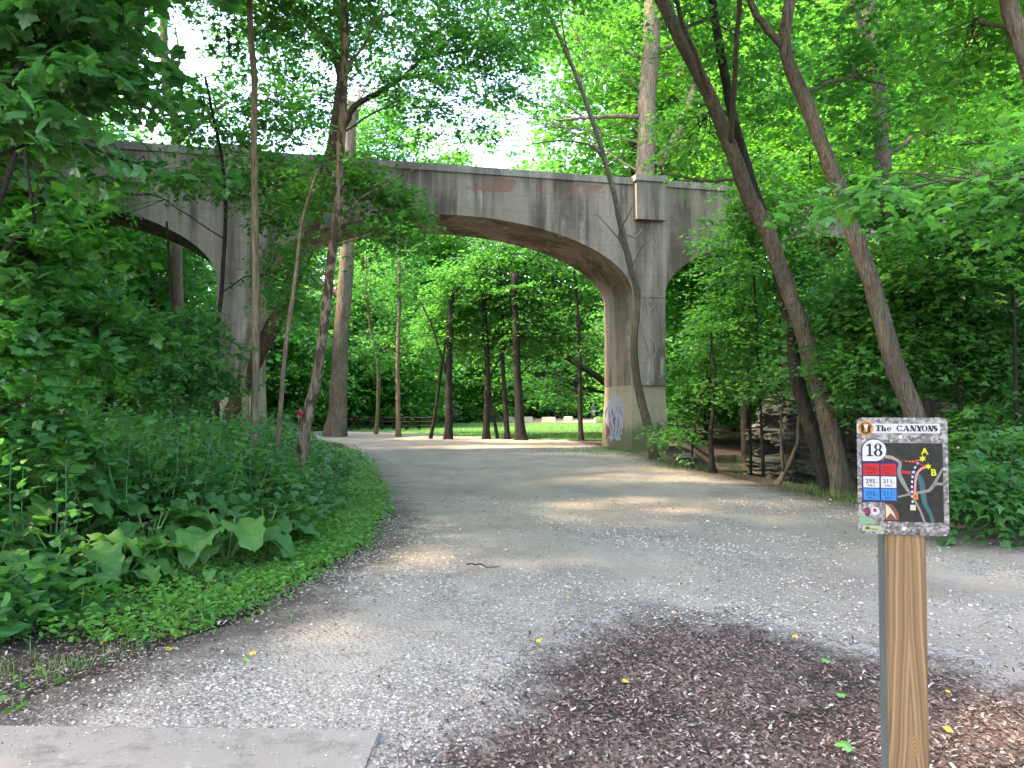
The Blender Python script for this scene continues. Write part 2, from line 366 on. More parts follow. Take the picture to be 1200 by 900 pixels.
n5 = noise(nt, v, 3.1, 7, .75); c = mixc(nt, ramp(nt, n5, [(.5, (0, 0, 0)), (.66, (.7, .7, .7))]), c, (.11, .088, .075)); c = mixc(nt, ramp(nt, noise(nt, v, 11, 5, .7), [(.6, (0, 0, 0)), (.72, (.6, .6, .6))]), c, (.42, .37, .33))
prin(nt, out, c, .9, .2, bump(nt, n2, .5, .005)); M['pad'] = m
def rock_mat(name, a, b, c_):
    m, nt, nd, ln, out = nm(name)
    v = coords(nt, (.7, .7, 2.4)); n = noise(nt, v, 2.0, 8, .7); f = noise(nt, coords(nt), 14, 5, .7); g = noise(nt, coords(nt), 1.1, 4)
    c = ramp(nt, n, [(.3, a), (.5, b), (.72, c_)])
    c = mixc(nt, ramp(nt, g, [(.52, (0, 0, 0)), (.66, (.6, .6, .6))]), c, (.05, .075, .03))
    c = mixc(nt, .4, c, mixc(nt, f, (.2, .2, .2), (.8, .8, .8)), 'OVERLAY')
    prin(nt, out, c, .92, .2, bump(nt, math_(nt, 'ADD', n, f), .9, .08)); return m
M['rock'] = rock_mat('layered limestone', (.025, .023, .022), (.075, .071, .068), (.16, .152, .144))
M['boulder'] = rock_mat('pale limestone', (.3, .28, .26), (.45, .43, .4), (.6, .58, .55))
M['block'] = plain('pale stone block', (.58, .5, .4), .9, .2, .15, 6, .02)
m, nt, nd, ln, out = nm('shallow creek water')
b = prin(nt, out, (.05, .055, .045), .08, .5, bump(nt, noise(nt, coords(nt), 5, 3), .25, .03)); M['water'] = m
# timber of the sign post
m, nt, nd, ln, out = nm('treated pine')
v = coords(nt); sx_ = N(nt, 'ShaderNodeSeparateXYZ'); ln.new(v, sx_.inputs[0])
wv = noise(nt, coords(nt, (3, 3, 2.2)), 1, 2)
dx_ = math_(nt, 'ABSOLUTE', math_(nt, 'SUBTRACT', sx_.outputs[0], .004))
# cathedral grain: rings stretched along the post, closing in a tip where the growth ring leaves the face
z_ = math_(nt, 'MULTIPLY', math_(nt, 'SUBTRACT', sx_.outputs[2], .55), .055)
rr_ = math_(nt, 'ADD', math_(nt, 'ADD', math_(nt, 'MULTIPLY', dx_, 1.25), z_), math_(nt, 'MULTIPLY', wv, .05))
cb = N(nt, 'ShaderNodeCombineXYZ'); ln.new(rr_, cb.inputs[0])
g1 = noise(nt, cb.outputs[0], 115, 2, .5); fi = noise(nt, coords(nt, (260, 260, 4)), 1, 4); big = noise(nt, coords(nt, (10, 10, 2)), 1, 3)
c = ramp(nt, g1, [(.32, (.175, .115, .068)), (.44, (.145, .088, .047)), (.52, (.08, .037, .02)), (.62, (.04, .019, .012))])
kn = N(nt, 'ShaderNodeVectorMath', operation='LENGTH'); km = N(nt, 'ShaderNodeMapping'); km.inputs['Location'].default_value = (-.012*60, 0, -.80*32); km.inputs['Scale'].default_value = (60, 0, 32)
ln.new(v, km.inputs[0]); ln.new(km.outputs[0], kn.inputs[0])
kr = noise(nt, kn.outputs['Value'] if False else cb.outputs[0], 3, 0)
cc = N(nt, 'ShaderNodeCombineXYZ'); ln.new(kn.outputs['Value'], cc.inputs[0])
kcol = ramp(nt, noise(nt, cc.outputs[0], 7, 2, .5), [(.4, (.19, .11, .05)), (.6, (.06, .026, .012))])
c = mixc(nt, ramp(nt, kn.outputs['Value'], [(.55, (1, 1, 1)), (.95, (0, 0, 0))]), c, kcol)
crk = noise(nt, coords(nt, (70, 70, 1.3)), 1, 3, .6); c = mixc(nt, ramp(nt, crk, [(.68, (0, 0, 0)), (.7, (1, 1, 1))]), c, (.03, .018, .012))
c = mixc(nt, math_(nt, 'MULTIPLY', fi, .4), c, (.13, .08, .04)); c = mixc(nt, math_(nt, 'MULTIPLY', big, .4), c, (.17, .13, .06))
prin(nt, out, c, .75, .25, bump(nt, fi, .3, .001)); M['pine'] = m
m, nt, nd, ln, out = nm('dark bluish grey timber face')
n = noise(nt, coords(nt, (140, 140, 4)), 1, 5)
prin(nt, out, ramp(nt, n, [(.3, (.03, .037, .04)), (.7, (.075, .085, .09))]), .85, .2); M['grey_timber'] = m  # darker bluish grey for the side faces of the post
M['dark_timber'] = plain('dark timber', (.03, .025, .022), .9, .1, .3, 12)

# ------------------------------------------------------------------ object helpers
def tag(o, label=None, cat=None, group=None, kind=None):
    for k, v in (('label', label), ('category', cat), ('group', group), ('kind', kind)):
        if v: o[k] = v
    return o
def thing(name, loc, label, cat, group=None, rz=0):
    o = bpy.data.objects.new(name, None); C.objects.link(o); o.empty_display_size = .2
    o.location = loc; o.rotation_euler = (0, 0, rz)
    return tag(o, label, cat, group)
def dup(root, loc, rz, scale=1.0, label=None, group=None):
    r = root.copy(); C.objects.link(r); r.location = loc; r.rotation_euler = (0, 0, rz); r.scale = (scale,)*3
    if label: r['label'] = label
    if group: r['group'] = group
    for ch in list(root.children):
        c = ch.copy(); C.objects.link(c); c.parent = r
        for g in list(ch.children):
            d = g.copy(); C.objects.link(d); d.parent = c
    return r

# ------------------------------------------------------------------ trees
def trunk_xyz(pts):
    return [P(*p) for p in pts]

def tree(label, base, pts, r0, r1, bark, blobs, leaf=None, size=.14, t=MAPLE_LO, k=26, L=.8, W=.38, name='maple_tree',
         group=None, limbs=(), auto=True, droop=.25, tilt=.35, flare=1.5, cat='tree', shell=.25, twig_n=14, wob=.06, limb_r=.38, high=()):
    """trunk through the given points, limbs to each leafy mass, a crown of flat leafy sprays"""
    bx = (base[0]-600)/900*base[1]; by = base[1]; bz = float(gz(bx, by))
    B = np.array([bx, by, bz])
    root = thing(name, B, label, cat, group)
    line = [B-[0, 0, .25]]+[np.array(p) for p in trunk_xyz(pts)]
    ln = smooth_line(line, .14 if base[1] < 26 else .3)
    s = np.linspace(0, 1, len(ln)); rad = r0+(r1-r0)*s**.85
    hgt = ln[:, 2]-bz
    rad = rad*(1+(flare-1)*np.exp(-np.clip(hgt, 0, 9)/max(.02, 2.2*r0)))
    wn = np.stack([np.interp(np.arange(len(ln)), np.arange(0, len(ln)+6, 5), rng.normal(0, min(.09*r0, .035), (len(ln)+10)//5+1)[:len(np.arange(0, len(ln)+6, 5))]) for _ in range(3)], 1)
    ln = ln+wn*(s[:, None] > .02)
    kk = (20 if base[1] < 26 else 14) if r0 > .09 else (10 if r0 > .04 else 7)
    th_ = np.linspace(0, 2*np.pi, kk, endpoint=False)[None]; hh_ = np.clip(ln[:, 2]-bz, 0, 9)[:, None]
    mul = 1+(.28*np.cos(3*th_+rng.random()*6)+.16*np.cos(5*th_+rng.random()*6))*np.exp(-hh_/max(.02, 2.0*r0))
    mb = MB(); mb.tube(ln, rad, kk, True, .085 if r0 > .09 else wob, mul)
    mb.build('trunk', M[bark], root, True, B)
    br = MB()
    for lp, a, b in limbs:
        q = smooth_line([np.array(x) for x in trunk_xyz(lp)], .2); q = q+rng.normal(0, a*.12, q.shape)
        br.tube(q, np.linspace(a, b, len(q)), 6)
    lf = MB()
    todo = [(P(px, py, d), np.array([rx*d/900, max(rx, ry)*.75*d/900, ry*d/900]), int(n*1.55)) for (px, py, d, rx, ry, n) in blobs]
    todo += [(np.array(h[:3], float), np.array(h[3:6], float), h[6]) for h in high]  # unseen leaf masses above the view, added to keep sun off the ground
    for c, r, n in todo:
        dirs = unit(rng.normal(0, 1, (n, 3))); q = (shell+(1-shell)*rng.random(n)**.6)[:, None]
        cen = c+dirs*q*r
        cen = cen[cen[:, 2] > gz(cen[:, 0], cen[:, 1])+.25]
        if len(cen) == 0: continue
        out = (cen-c)*[1, 1, .35]+rng.normal(0, .25*r[0], (len(cen), 3))*[1, 1, .25]
        sprays(lf, cen, out, L, W, k, size, t, droop, tilt)
        if auto:
            low = [i for i in range(len(ln)) if ln[i, 2] < c[2]-.25*np.linalg.norm((ln[i]-c)[:2])]
            i0 = max(low) if low else len(ln)//3
            j = i0 if i0 < len(ln)-1 else int(len(ln)*.9)
            if c[2] > ln[-1, 2]*.75 and c[2] > 8.4 and c[1] < 36: j = len(ln)-1
            p0 = ln[j]; mid = (p0+c)/2+[0, 0, .15*np.linalg.norm(c-p0)]+rng.normal(0, .08*np.linalg.norm(c-p0), 3)
            lr = max(.012, rad[j]*limb_r)
            q = smooth_line([p0, mid, c], .3); q = q+rng.normal(0, .03, q.shape)*np.sin(np.linspace(0, np.pi, len(q)))[:, None]
            br.tube(q, np.linspace(lr, max(.008, lr*.3), len(q)), 6)
            for w in cen[rng.permutation(len(cen))[:twig_n]]:
                g = q[int(len(q)*rng.uniform(.45, .99))]
                md = (g+w)/2+rng.normal(0, .12, 3)+[0, 0, .08]
                br.tube(smooth_line([g, md, w], .4), np.linspace(max(.008, lr*.3), .004, len(smooth_line([g, md, w], .4))), 4, False)
    if br.n: br.build('branches', M[bark], root, True, B)
    if lf.n: lf.build('crown', M[leaf], root, False, B)
    return root

# ------------------------------------------------------------------ ground
sx = np.sinh(np.linspace(-1, 1, 231)*5.0); gxs = sx/sx.max()*230
gxs = np.sort(np.concatenate([gxs[abs(gxs) > 14], np.linspace(-14, 14, 150)]))
gys = np.concatenate([np.linspace(-12, 0, 12)[:-1], np.linspace(0, 45, 150), np.geomspace(45.8, 420, 60)])
XX, YY = np.meshgrid(gxs, gys)
ZZ = gz(XX, YY)
ins = np.minimum(XX-pathL(YY), pathR(YY)-XX)
ZZ = ZZ-.05*sst(.1, .5, ins)*(YY < 57)
ny, nx = XX.shape
idx = (np.arange(ny-1)[:, None]*nx+np.arange(nx-1)[None, :])
tag(mk('ground', np.stack([XX, YY, ZZ], -1), [np.stack([idx, idx+1, idx+nx+1, idx+nx], -1).reshape(-1, 4)], M['soil'], None, True), kind='structure')

def track(x, y):
    c = np.interp(y, [3, 5, 7, 9, 12, 16, 24, 36, 50], [8.5, 6.4, 4.6, 3.2, 1.7, .3, -1.7, -5, -11])
    w = np.zeros_like(x)
    for o, s_ in ((-.3, .42), (1.6, .5), (-2.6, .6)):
        d_ = (x-c-o-.15*np.sin(y*.9+o))/s_; w = np.maximum(w, np.exp(-d_**2)*(.75 if o < -1 else 1))
    return w
def strip(name, ys, lf, rf, cols, mat, dz, jag, bury=.03):
    q = np.linspace(0, 1, cols); q = .5-.5*np.cos(q*np.pi)*(.35+.65*np.abs(np.cos(q*np.pi)))**.0
    l = lf(ys)+jag*np.interp(rng.random(len(ys)), [0, 1], [-1, 1]); r = rf(ys)+jag*np.interp(rng.random(len(ys)), [0, 1], [-1, 1])
    X = l[:, None]+(r-l)[:, None]*q[None]; Y = np.repeat(ys[:, None], cols, 1)
    e = np.minimum(X-l[:, None], r[:, None]-X)
    Z = gz(X, Y)+dz-(.012*track(X, Y) if name == 'gravel_path' else 0)+.012*np.sin(X*2.1+Y*.7)*np.sin(Y*1.3)-(e < 1e-4)*(dz+bury)
    n = len(ys); ix = (np.arange(n-1)[:, None]*cols+np.arange(cols-1)[None])
    o = mk(name, np.stack([X, Y, Z], -1), [np.stack([ix, ix+1, ix+cols+1, ix+cols], -1).reshape(-1, 4)], M[mat], None, True, attr={'edge': np.clip(e/1.1, 0, 1).ravel(), 'track': track(X, Y).ravel()})
    return tag(o, kind='structure')
strip('gravel_path', np.concatenate([np.linspace(-5, 12, 120), np.linspace(12.2, 57, 130)]), pathL, pathR, 80, 'gravel', .015, .07)
strip('lawn', np.linspace(39.5, 76, 50), lambda y: np.interp(y, [39, 45, 57, 76], [3.4, -1.8, -11.5, -22]), lambda y: np.interp(y, [39, 50, 76], [6, 8, 9]), 30, 'lawn', .05, .15)
strip('sand_area', np.linspace(77, 92, 30), lambda y: y*0-4, lambda y: y*0+17, 20, 'dirt', .05, .3)
strip('creek', np.linspace(4, 46, 40), lambda y: np.interp(y, Ey, Ex)+1.1, lambda y: np.interp(y, [0, 10, 20, 28, 34, 42, 60], [12.6, 10.9, 9.6, 9.2, 11, 14, 20]), 8, 'water', .0, .05, 0)
cr = bpy.data.objects['creek']
for v_ in cr.data.vertices: v_.co.z = -1.1

# mulch bed round the sign post
poly = np.array([(-.62, 3.3), (-.36, 3.75), (-.02, 4.6), (.22, 5.4), (.75, 6.1), (1.65, 5.95), (2.3, 5.2), (3.1, 4.5), (3.9, 3.5), (4.2, 2), (3, .3), (0, .2), (-.62, 1.2)])
pc = np.array([1.3, 3.3]); pa = np.arctan2(poly[:, 1]-pc[1], poly[:, 0]-pc[0]); pr = np.hypot(*(poly-pc).T)
o_ = np.argsort(pa); pa, pr = pa[o_], pr[o_]
def mulch_r(a):
    return np.interp(a, np.concatenate([pa-2*np.pi, pa, pa+2*np.pi]), np.tile(pr, 3))
th = np.linspace(-np.pi, np.pi, 160, endpoint=False); rr = mulch_r(th)*(1.08+.05*np.sin(th*9)+.04*np.sin(th*23+1)+rng.normal(0, .025, 160)); q = np.linspace(0, 1, 26)**.7
X = pc[0]+np.cos(th)[:, None]*rr[:, None]*q; Y = pc[1]+np.sin(th)[:, None]*rr[:, None]*q
Z = .034+.008*np.sin(X*3)*np.sin(Y*2.4)+0*X; Z[:, -1] = -.02; Z[:, -2] = .022
ix = np.arange(160)[:, None]*26+np.arange(25)[None]; jx = ((np.arange(160)+1) % 160)[:, None]*26+np.arange(25)[None]
mo = tag(mk('mulch_bed', np.stack([X, Y, Z], -1), [np.stack([ix, ix+1, jx+1, jx], -1).reshape(-1, 4)], M['mulch'], None, True, attr={'rim': np.tile(q, 160)}), kind='structure')

# ------------------------------------------------------------------ loose stones, chips, blades (uncountable)
OCT = np.array([(1, 0, 0), (0, 1, 0), (-1, 0, 0), (0, -1, 0), (0, 0, 1), (0, 0, -1)], float)
OCF = np.array([(0, 1, 4), (1, 2, 4), (2, 3, 4), (3, 0, 4), (1, 0, 5), (2, 1, 5), (3, 2, 5), (0, 3, 5)])
def stones(x, y, z, s, flat=.55):
    n = len(x); V = OCT[None]*rng.uniform(.55, 1.25, (n, 6, 1))*s[:, None, None]+rng.normal(0, .18, (n, 6, 3))*s[:, None, None]
    V[:, :, 2] *= flat
    a = rng.random(n)*6.28; ca, sa = np.cos(a)[:, None], np.sin(a)[:, None]
    V = np.stack([V[:, :, 0]*ca-V[:, :, 1]*sa, V[:, :, 0]*sa+V[:, :, 1]*ca, V[:, :, 2]], -1)
    V += np.stack([x, y, z], -1)[:, None]
    return V.reshape(-1, 3), (OCF[None]+(np.arange(n)*6)[:, None, None]).reshape(-1, 3)
def chips(x, y, z, s, asp=.4):
    n = len(x); V0 = np.array([(-1, -asp, 0), (-.1, -asp*1.3, .1), (1, -asp*.6, 0), (.8, asp, .05), (-.9, asp*.8, .08)])
    V = V0[None]*s[:, None, None]*rng.uniform(.6, 1.3, (n, 5, 1))
    ax = rng.normal(0, .25, (n, 2)); V[:, :, 2] += V[:, :, 0]*ax[:, 0:1]+V[:, :, 1]*ax[:, 1:2]
    a = rng.random(n)*6.28; ca, sa = np.cos(a)[:, None], np.sin(a)[:, None]
    V = np.stack([V[:, :, 0]*ca-V[:, :, 1]*sa, V[:, :, 0]*sa+V[:, :, 1]*ca, V[:, :, 2]], -1)+np.stack([x, y, z], -1)[:, None]
    return V.reshape(-1, 3), (np.array([[0, 1, 2, 3, 4]])[None]+(np.arange(n)*5)[:, None, None]).reshape(-1, 5)
def in_mulch(x, y):
    return np.hypot(x-pc[0], y-pc[1])/mulch_r(np.arctan2(y-pc[1], x-pc[0]))
def surf(x, y): return .015+.012*np.sin(x*2.1+y*.7)*np.sin(y*1.3)
n = 90000
y = 3.0*(14/3.0)**rng.random(n); x = rng.uniform(-.75, .75, n)*y
mm = in_mulch(x, y); keep = (x > pathL(y)-.6*rng.random(n)) & (x < 6) & ((rng.random(n) < sst(.7, 1.08, mm)**1.5) | (rng.random(n) < .07)) & ~((x < -.6) & (y < 3.88))
pat = np.sin(x*1.3+2.1*np.sin(y*.55))+np.sin(y*1.9+x*.6+1)
pat = pat+.8*np.sin(x*4.1+y*1.3)*np.sin(y*3.3-x)
keep &= rng.random(n) < np.clip(.5+.36*pat, .05, 1)*(1-.8*track(x, y))
x, y = x[keep], y[keep]; s = (.0045+.0105*rng.random(len(x))**2.6)*np.clip(.6+y*.09, .85, 1.5)
big = rng.random(len(x)) < .012; s[big] *= 1.7
n = 900; px_ = -.64-rng.random(n)**1.5*3; py_ = 3.86-rng.random(n)**2.2*.9; x = np.concatenate([x, px_]); y = np.concatenate([y, py_]); s = np.concatenate([s, .002+.006*rng.random(n)**3])
onpad = np.arange(len(x)) >= len(x)-n
mb = MB(); mb.add(*stones(x, y, np.where(onpad, .036, 1)*np.where(onpad, 1, 0)+np.where(onpad, 0, 1)*np.where(in_mulch(x, y) < 1.02, .036, surf(x, y))+s*.15, s))
tag(mb.build('gravel', M['pebble']), 'loose pale limestone chips strewn over the path', 'gravel', kind='stuff')
n = 60000
y = rng.uniform(2.9, 6.6, n); x = rng.uniform(-1.2, 4.2, n); mm = in_mulch(x, y)
keep = mm < .86+.17*rng.normal(0, 1, n); x, y = x[keep], y[keep]
x2 = []; n = 16000
yy = rng.uniform(3.6, 9.5, n); xx = pathL(yy)-.35+rng.normal(0, .5, n); kk = (xx > -.72*yy-.3) & ~((xx > -4) & (yy < 3.9)); xx, yy = xx[kk], yy[kk]
n = 7000
y3 = 3.2*(16/3.2)**rng.random(n); x3 = rng.uniform(-.6, .72, n)*y3; kk = (x3 > pathL(y3)) & (x3 < pathR(y3)) & (np.sin(x3*2.3+1.7*np.sin(y3))+np.sin(y3*1.7+x3)+rng.normal(0, .8, n) > .2) & ~((x3 < -.6) & (y3 < 3.9)); x3, y3 = x3[kk], y3[kk]
zz = np.concatenate([np.where(in_mulch(x, y) < 1.02, .037, .022), gz(xx, yy)+.03, surf(x3, y3)+.012])
x = np.concatenate([x, xx, x3]); y = np.concatenate([y, yy, y3])
s = .005+.014*rng.random(len(x))**2
mb = MB(); mb.add(*chips(x, y, zz+rng.random(len(x))*.012, s, .35))
tag(mb.build('wood_chips', M['chip']), 'dark brown bark and wood chips around the sign post', 'wood chips', kind='stuff')

def blades(x, y, h, mat, name, label, cat, z=None, per=1):
    mb = MB(); n = len(x)
    pos = np.stack([x, y, gz(x, y)-.01 if z is None else z], -1)
    a = rng.random(n)*6.28; lean = rng.uniform(.1, .7, n)
    tip = np.stack([np.cos(a)*lean, np.sin(a)*lean, np.ones(n)], -1)
    nor = unit(np.stack([np.cos(a), np.sin(a), -lean], -1)+rng.normal(0, .2, (n, 3)))
    leaf_cloud(mb, pos, tip, nor, h*rng.uniform(.45, 1.2, n), BLADE)
    return tag(mb.build(name, M[mat]), label, cat, kind='stuff')
# verge grass along the left edge and by the pier
n = 14000
y = 4.5*(40/4.5)**rng.random(n); x = pathL(y)-.1-np.abs(rng.normal(0, .55, n))*np.clip(y/9, .6, 2.2)
k1 = rng.random(n) < np.where(y < 8, .3*(np.sin(x*5)+np.sin(y*4.3) > -.2), 1); x, y = x[k1], y[k1]
x2 = np.concatenate([rng.normal(3.2, .9, 1500), rng.normal(5.0, .8, 1300), rng.normal(5.9, .4, 900)]); y2 = np.concatenate([rng.normal(28.5, 1.0, 1500), rng.normal(23.5, 2.5, 1300), rng.normal(14.0, 1.4, 900)])
blades(np.concatenate([x, x2]), np.concatenate([y, y2]), np.where(np.concatenate([y, y2]) < 10, .12, .16), 'grass', 'grass', 'thin green verge grass along the edges of the gravel', 'grass')
y = rng.uniform(39.5, 75, 26000); l = np.interp(y, [39, 45, 57, 76], [3.4, -1.8, -11.5, -22]); x = l+(np.interp(y, [39, 50, 76], [6, 8, 9])-l)*rng.random(26000)
blades(x, y, .2, 'lawn_blade', 'lawn_grass', 'bright green mown grass of the lawn beyond the bridge', 'grass', gz(x, y)+.04)
# low ground cover on the left bank
n = 46000
y = 5.2*(30/5.2)**rng.random(n); x = pathL(y)-.12-rng.random(n)**1.5*np.clip(y*.24, 1.5, 4)+rng.normal(0, .12, n)
kk = (y > 7.0+rng.normal(0, .7, n)) | (rng.random(n) < .4); x, y = x[kk], y[kk]
hh = .03+.16*rng.random(len(x))*(.5+.5*np.sin(x*2+1)*np.sin(y*1.4))
mb = MB(); nn = len(x)
leaf_cloud(mb, np.stack([x, y, gz(x, y)+hh], -1), rng.normal(0, 1, (nn, 3))*[1, 1, .2], unit(np.array([0, 0, 1.])+rng.normal(0, .35, (nn, 3))), rng.uniform(.03, .075, nn)*np.clip(y/10, 1, 1.6), OVAL)
tag(mb.build('ground_cover', M['cover']), 'low bright green ground cover on the bank beside the path', 'ground cover', kind='stuff')

# ------------------------------------------------------------------ undergrowth mass on the left bank
def weed_leaves(lf, st, x, y, h, ls, pairs, tmpl):
    z = float(gz(x, y)); a0 = rng.random()*6.28; ln = np.array([rng.normal(0, .18*h), rng.normal(0, .18*h), h])
    b = np.array([x, y, z-.03]); q = [b, b+ln*.5+rng.normal(0, .03, 3), b+ln]
    q = smooth_line(q, .25); st.tube(q, np.linspace(.008, .003, len(q)), 4, False)
    f = np.linspace(.22, 1, pairs).repeat(3); pos = b+ln*f[:, None]+rng.normal(0, .02, (len(f), 3))
    a = a0+np.tile([0, 2.1, 4.2], pairs)+np.arange(pairs).repeat(3)*1.1+rng.normal(0, .3, len(f))
    tip = np.stack([np.cos(a), np.sin(a), .25-.1*rng.random(len(f))], -1)
    nor = unit(np.stack([-np.cos(a)*.35, -np.sin(a)*.35, np.ones(len(f))], -1)+rng.normal(0, .42, (len(f), 3)))
    pos = pos+tip*ls*.35
    leaf_cloud(lf, pos, tip, nor, ls*rng.uniform(.7, 1.25, len(f))*np.clip(1.35-f*.7, .6, 1), tmpl)
spots = [(265, 640, 8.0, 1.25, 2, 'big leaved burdock with pale underside leaf above the bright ground cover'), (312, 625, 9.0, 1.2, 0, 'burdock with broad leaves behind the bright ground cover near the path'),
         (225, 615, 9.2, 1.25, 1, 'burdock rosette below the tall light green weed'), (75, 680, 6.7, 1.05, 2, 'large burdock whose wide leaves droop over the grassy litter'),
         (140, 690, 6.8, 1.0, 0, 'burdock with one long pale leaf reaching toward the path'), (12, 700, 6.3, 1.0, 1, 'shaded burdock at the picture edge above the leaf litter'),
         (245, 690, 6.9, .55, 1, 'small low burdock lying flat beside the bare soil of the path edge'), (175, 630, 7.9, 1.15, 0, 'dark burdock in the middle of the undergrowth'),
         (60, 630, 7.8, 1.25, 2, 'tall shaded burdock deep under the overhanging maple leaves'), (335, 600, 10.3, 1.05, 1, 'burdock tucked in front of the flaking trunk')]
bxy = np.array([((q[0]-600)/900*q[2], q[2]) for q in spots])
lf, st = MB(), MB()
n = 0
while n < 2100:
    y = 5.0*(30/5.0)**random.random(); off = .75+random.random()**1.1*max(3.0, .42*y)
    x = float(pathL(y))-off
    if x < -.75*y-.6: continue
    if y < 7.5 and off < 1.1: continue
    dd = np.array([x, y])-bxy
    if (np.hypot(dd[:, 0], dd[:, 1]+.3) < .62).any(): continue
    h = random.uniform(.4, 1.15)*float(sst(0, 1.9, off-.5))+.1
    weed_leaves(lf, st, x, y, h, random.uniform(.09, .24)*random.choice((1, 1, .7)), random.randint(4, 7), random.choice((OVAL, BROAD, BROAD, BROAD, MAPLE_LO))); n += 1
st.V and lf.add(np.concatenate(st.V), [f for f in st.F])
tag(lf.build('undergrowth', M['weed']), 'dense dark green weeds and seedlings covering the left bank under the trees', 'undergrowth', kind='stuff')

# tall single weeds one can tell apart
def tall_weed(px, py, d, hgt, label, mat='weed_light', stems=5, ls=.15, tm=OVAL, pairs=8):
    p = P(px, py, d); z = float(gz(p[0], p[1]))
    root = thing('leafy_weed', (p[0], p[1], z), label, 'weed')
    lf, st = MB(), MB()
    for i in range(stems): weed_leaves(lf, st, p[0]+rng.normal(0, .16), p[1]+rng.normal(0, .16), hgt*random.uniform(.65, 1.05), ls, pairs, tm)
    st.build('stem', M['stem'], root, True, (p[0], p[1], z)); lf.build('leaves', M[mat], root, False, (p[0], p[1], z))
tall_weed(235, 560, 12.0, 1.45, 'tall light green weed standing highest in the undergrowth before the bridge pier')
tall_weed(150, 560, 10.5, 1.15, 'pale spindly weed with narrow leaves among dark undergrowth', 'weed', 4, .12)
tall_weed(300, 590, 11.5, .95, 'bushy light green weed at the foot of the thin pale trunk', 'weed_light', 6, .15)
tall_weed(345, 580, 12.8, .8, 'fern like weed at the foot of the flaking trunk', 'weed_light', 6, .13, OVAL, 10)
tall_weed(395, 560, 17.0, .8, 'low bush of grey green leaves overhanging the far path edge', 'weed', 8, .14, MAPLE_LO)
tall_weed(20, 790, 4.3, .16, 'small bright seedling in the leaf litter beside the concrete pad', 'weed_light', 3, .07, OVAL, 3)
tall_weed(160, 735, 5.5, .2, 'small round leaved seedling near the yellow leaf on the bank', 'weed_light', 4, .07, OVAL, 3)
tall_weed(278, 725, 5.9, .12, 'tiny dark seedling at the edge of the gravel', 'weed', 3, .06, OVAL, 3)

# burdock: rosettes of very large wavy leaves
def burdock_proto(label, nl, Ls):
    root = thing('burdock_plant', (0, 0, 0), label, 'plant')
    lf, st = MB(), MB()
    for i in range(nl):
        a = i*2.4+rng.normal(0, .25); pl = Ls*rng.uniform(.5, 1.0); L = Ls*rng.uniform(.75, 1.15); el = rng.uniform(.6, 1.3)
        d = np.array([math.cos(a), math.sin(a), 0]); up = np.array([0, 0, 1.]); sdv = np.array([-d[1], d[0], 0])
        p0 = d*.03; p1 = p0+(d*math.cos(el)+up*math.sin(el))*pl
        q = smooth_line([p0, p0+(p1-p0)*.5+up*.03, p1], .06); st.tube(q, np.linspace(.011, .006, len(q)), 5, False)
        nu, nv = 20, 11; uu = np.linspace(0, 1, nu); vv = np.linspace(-1, 1, nv)
        wid = .33*L*np.sqrt(np.sin(np.pi*np.clip(uu*.95+.045, 0, 1)**.78))*(1+.07*np.sin(uu*23+i)+.05*np.sin(uu*41+2*i)); wid[-1] = .03*L
        el0 = rng.uniform(-.1, .35); bend = rng.uniform(.8, 1.5)
        ang = el0-bend*uu; dx = np.concatenate([[0], np.cumsum(np.cos(ang))[:-1]])*L/nu; dzv = np.concatenate([[0], np.cumsum(np.sin(ang))[:-1]])*L/nu
        V = p1+dx[:, None, None]*d+sdv*(wid[:, None]*vv)[:, :, None]+up*(dzv[:, None]+wid[:, None]*.28*np.abs(vv)+.05*L*np.sin(uu[:, None]*17+vv*3+i)*np.abs(vv)**1.2+.018*L*np.sin(uu[:, None]*31-np.abs(vv)*9))[:, :, None]
        lobe = (-.14*L*np.abs(vv)**1.5)[None, :]*np.exp(-uu*7)[:, None]
        V = V+d*lobe[:, :, None]
        ixx = np.arange(nu-1)[:, None]*nv+np.arange(nv-1)[None]
        lf.add(V.reshape(-1, 3), [np.stack([ixx, ixx+nv, ixx+nv+1, ixx+1], -1).reshape(-1, 4)])
    st.build('stalk', M['stem'], root, True); lf.build('leaves', M['burdock'], root, True)
    return root
protos = [burdock_proto('', 12, .40), burdock_proto('', 10, .34), burdock_proto('', 14, .44)]
for i, (px, py, d, s, k_, lb) in enumerate(spots):
    p = P(px, py, d); g = (p[0], p[1], float(gz(p[0], p[1])))
    if i < 3:
        o = protos[k_]; o.location = g; o.scale = (s,)*3; o.rotation_euler.z = 1.3*i; o['label'] = lb; o['group'] = 'burdock plants on the left bank'; continue
    dup(protos[k_], g, random.random()*6.28, s, lb, 'burdock plants on the left bank')
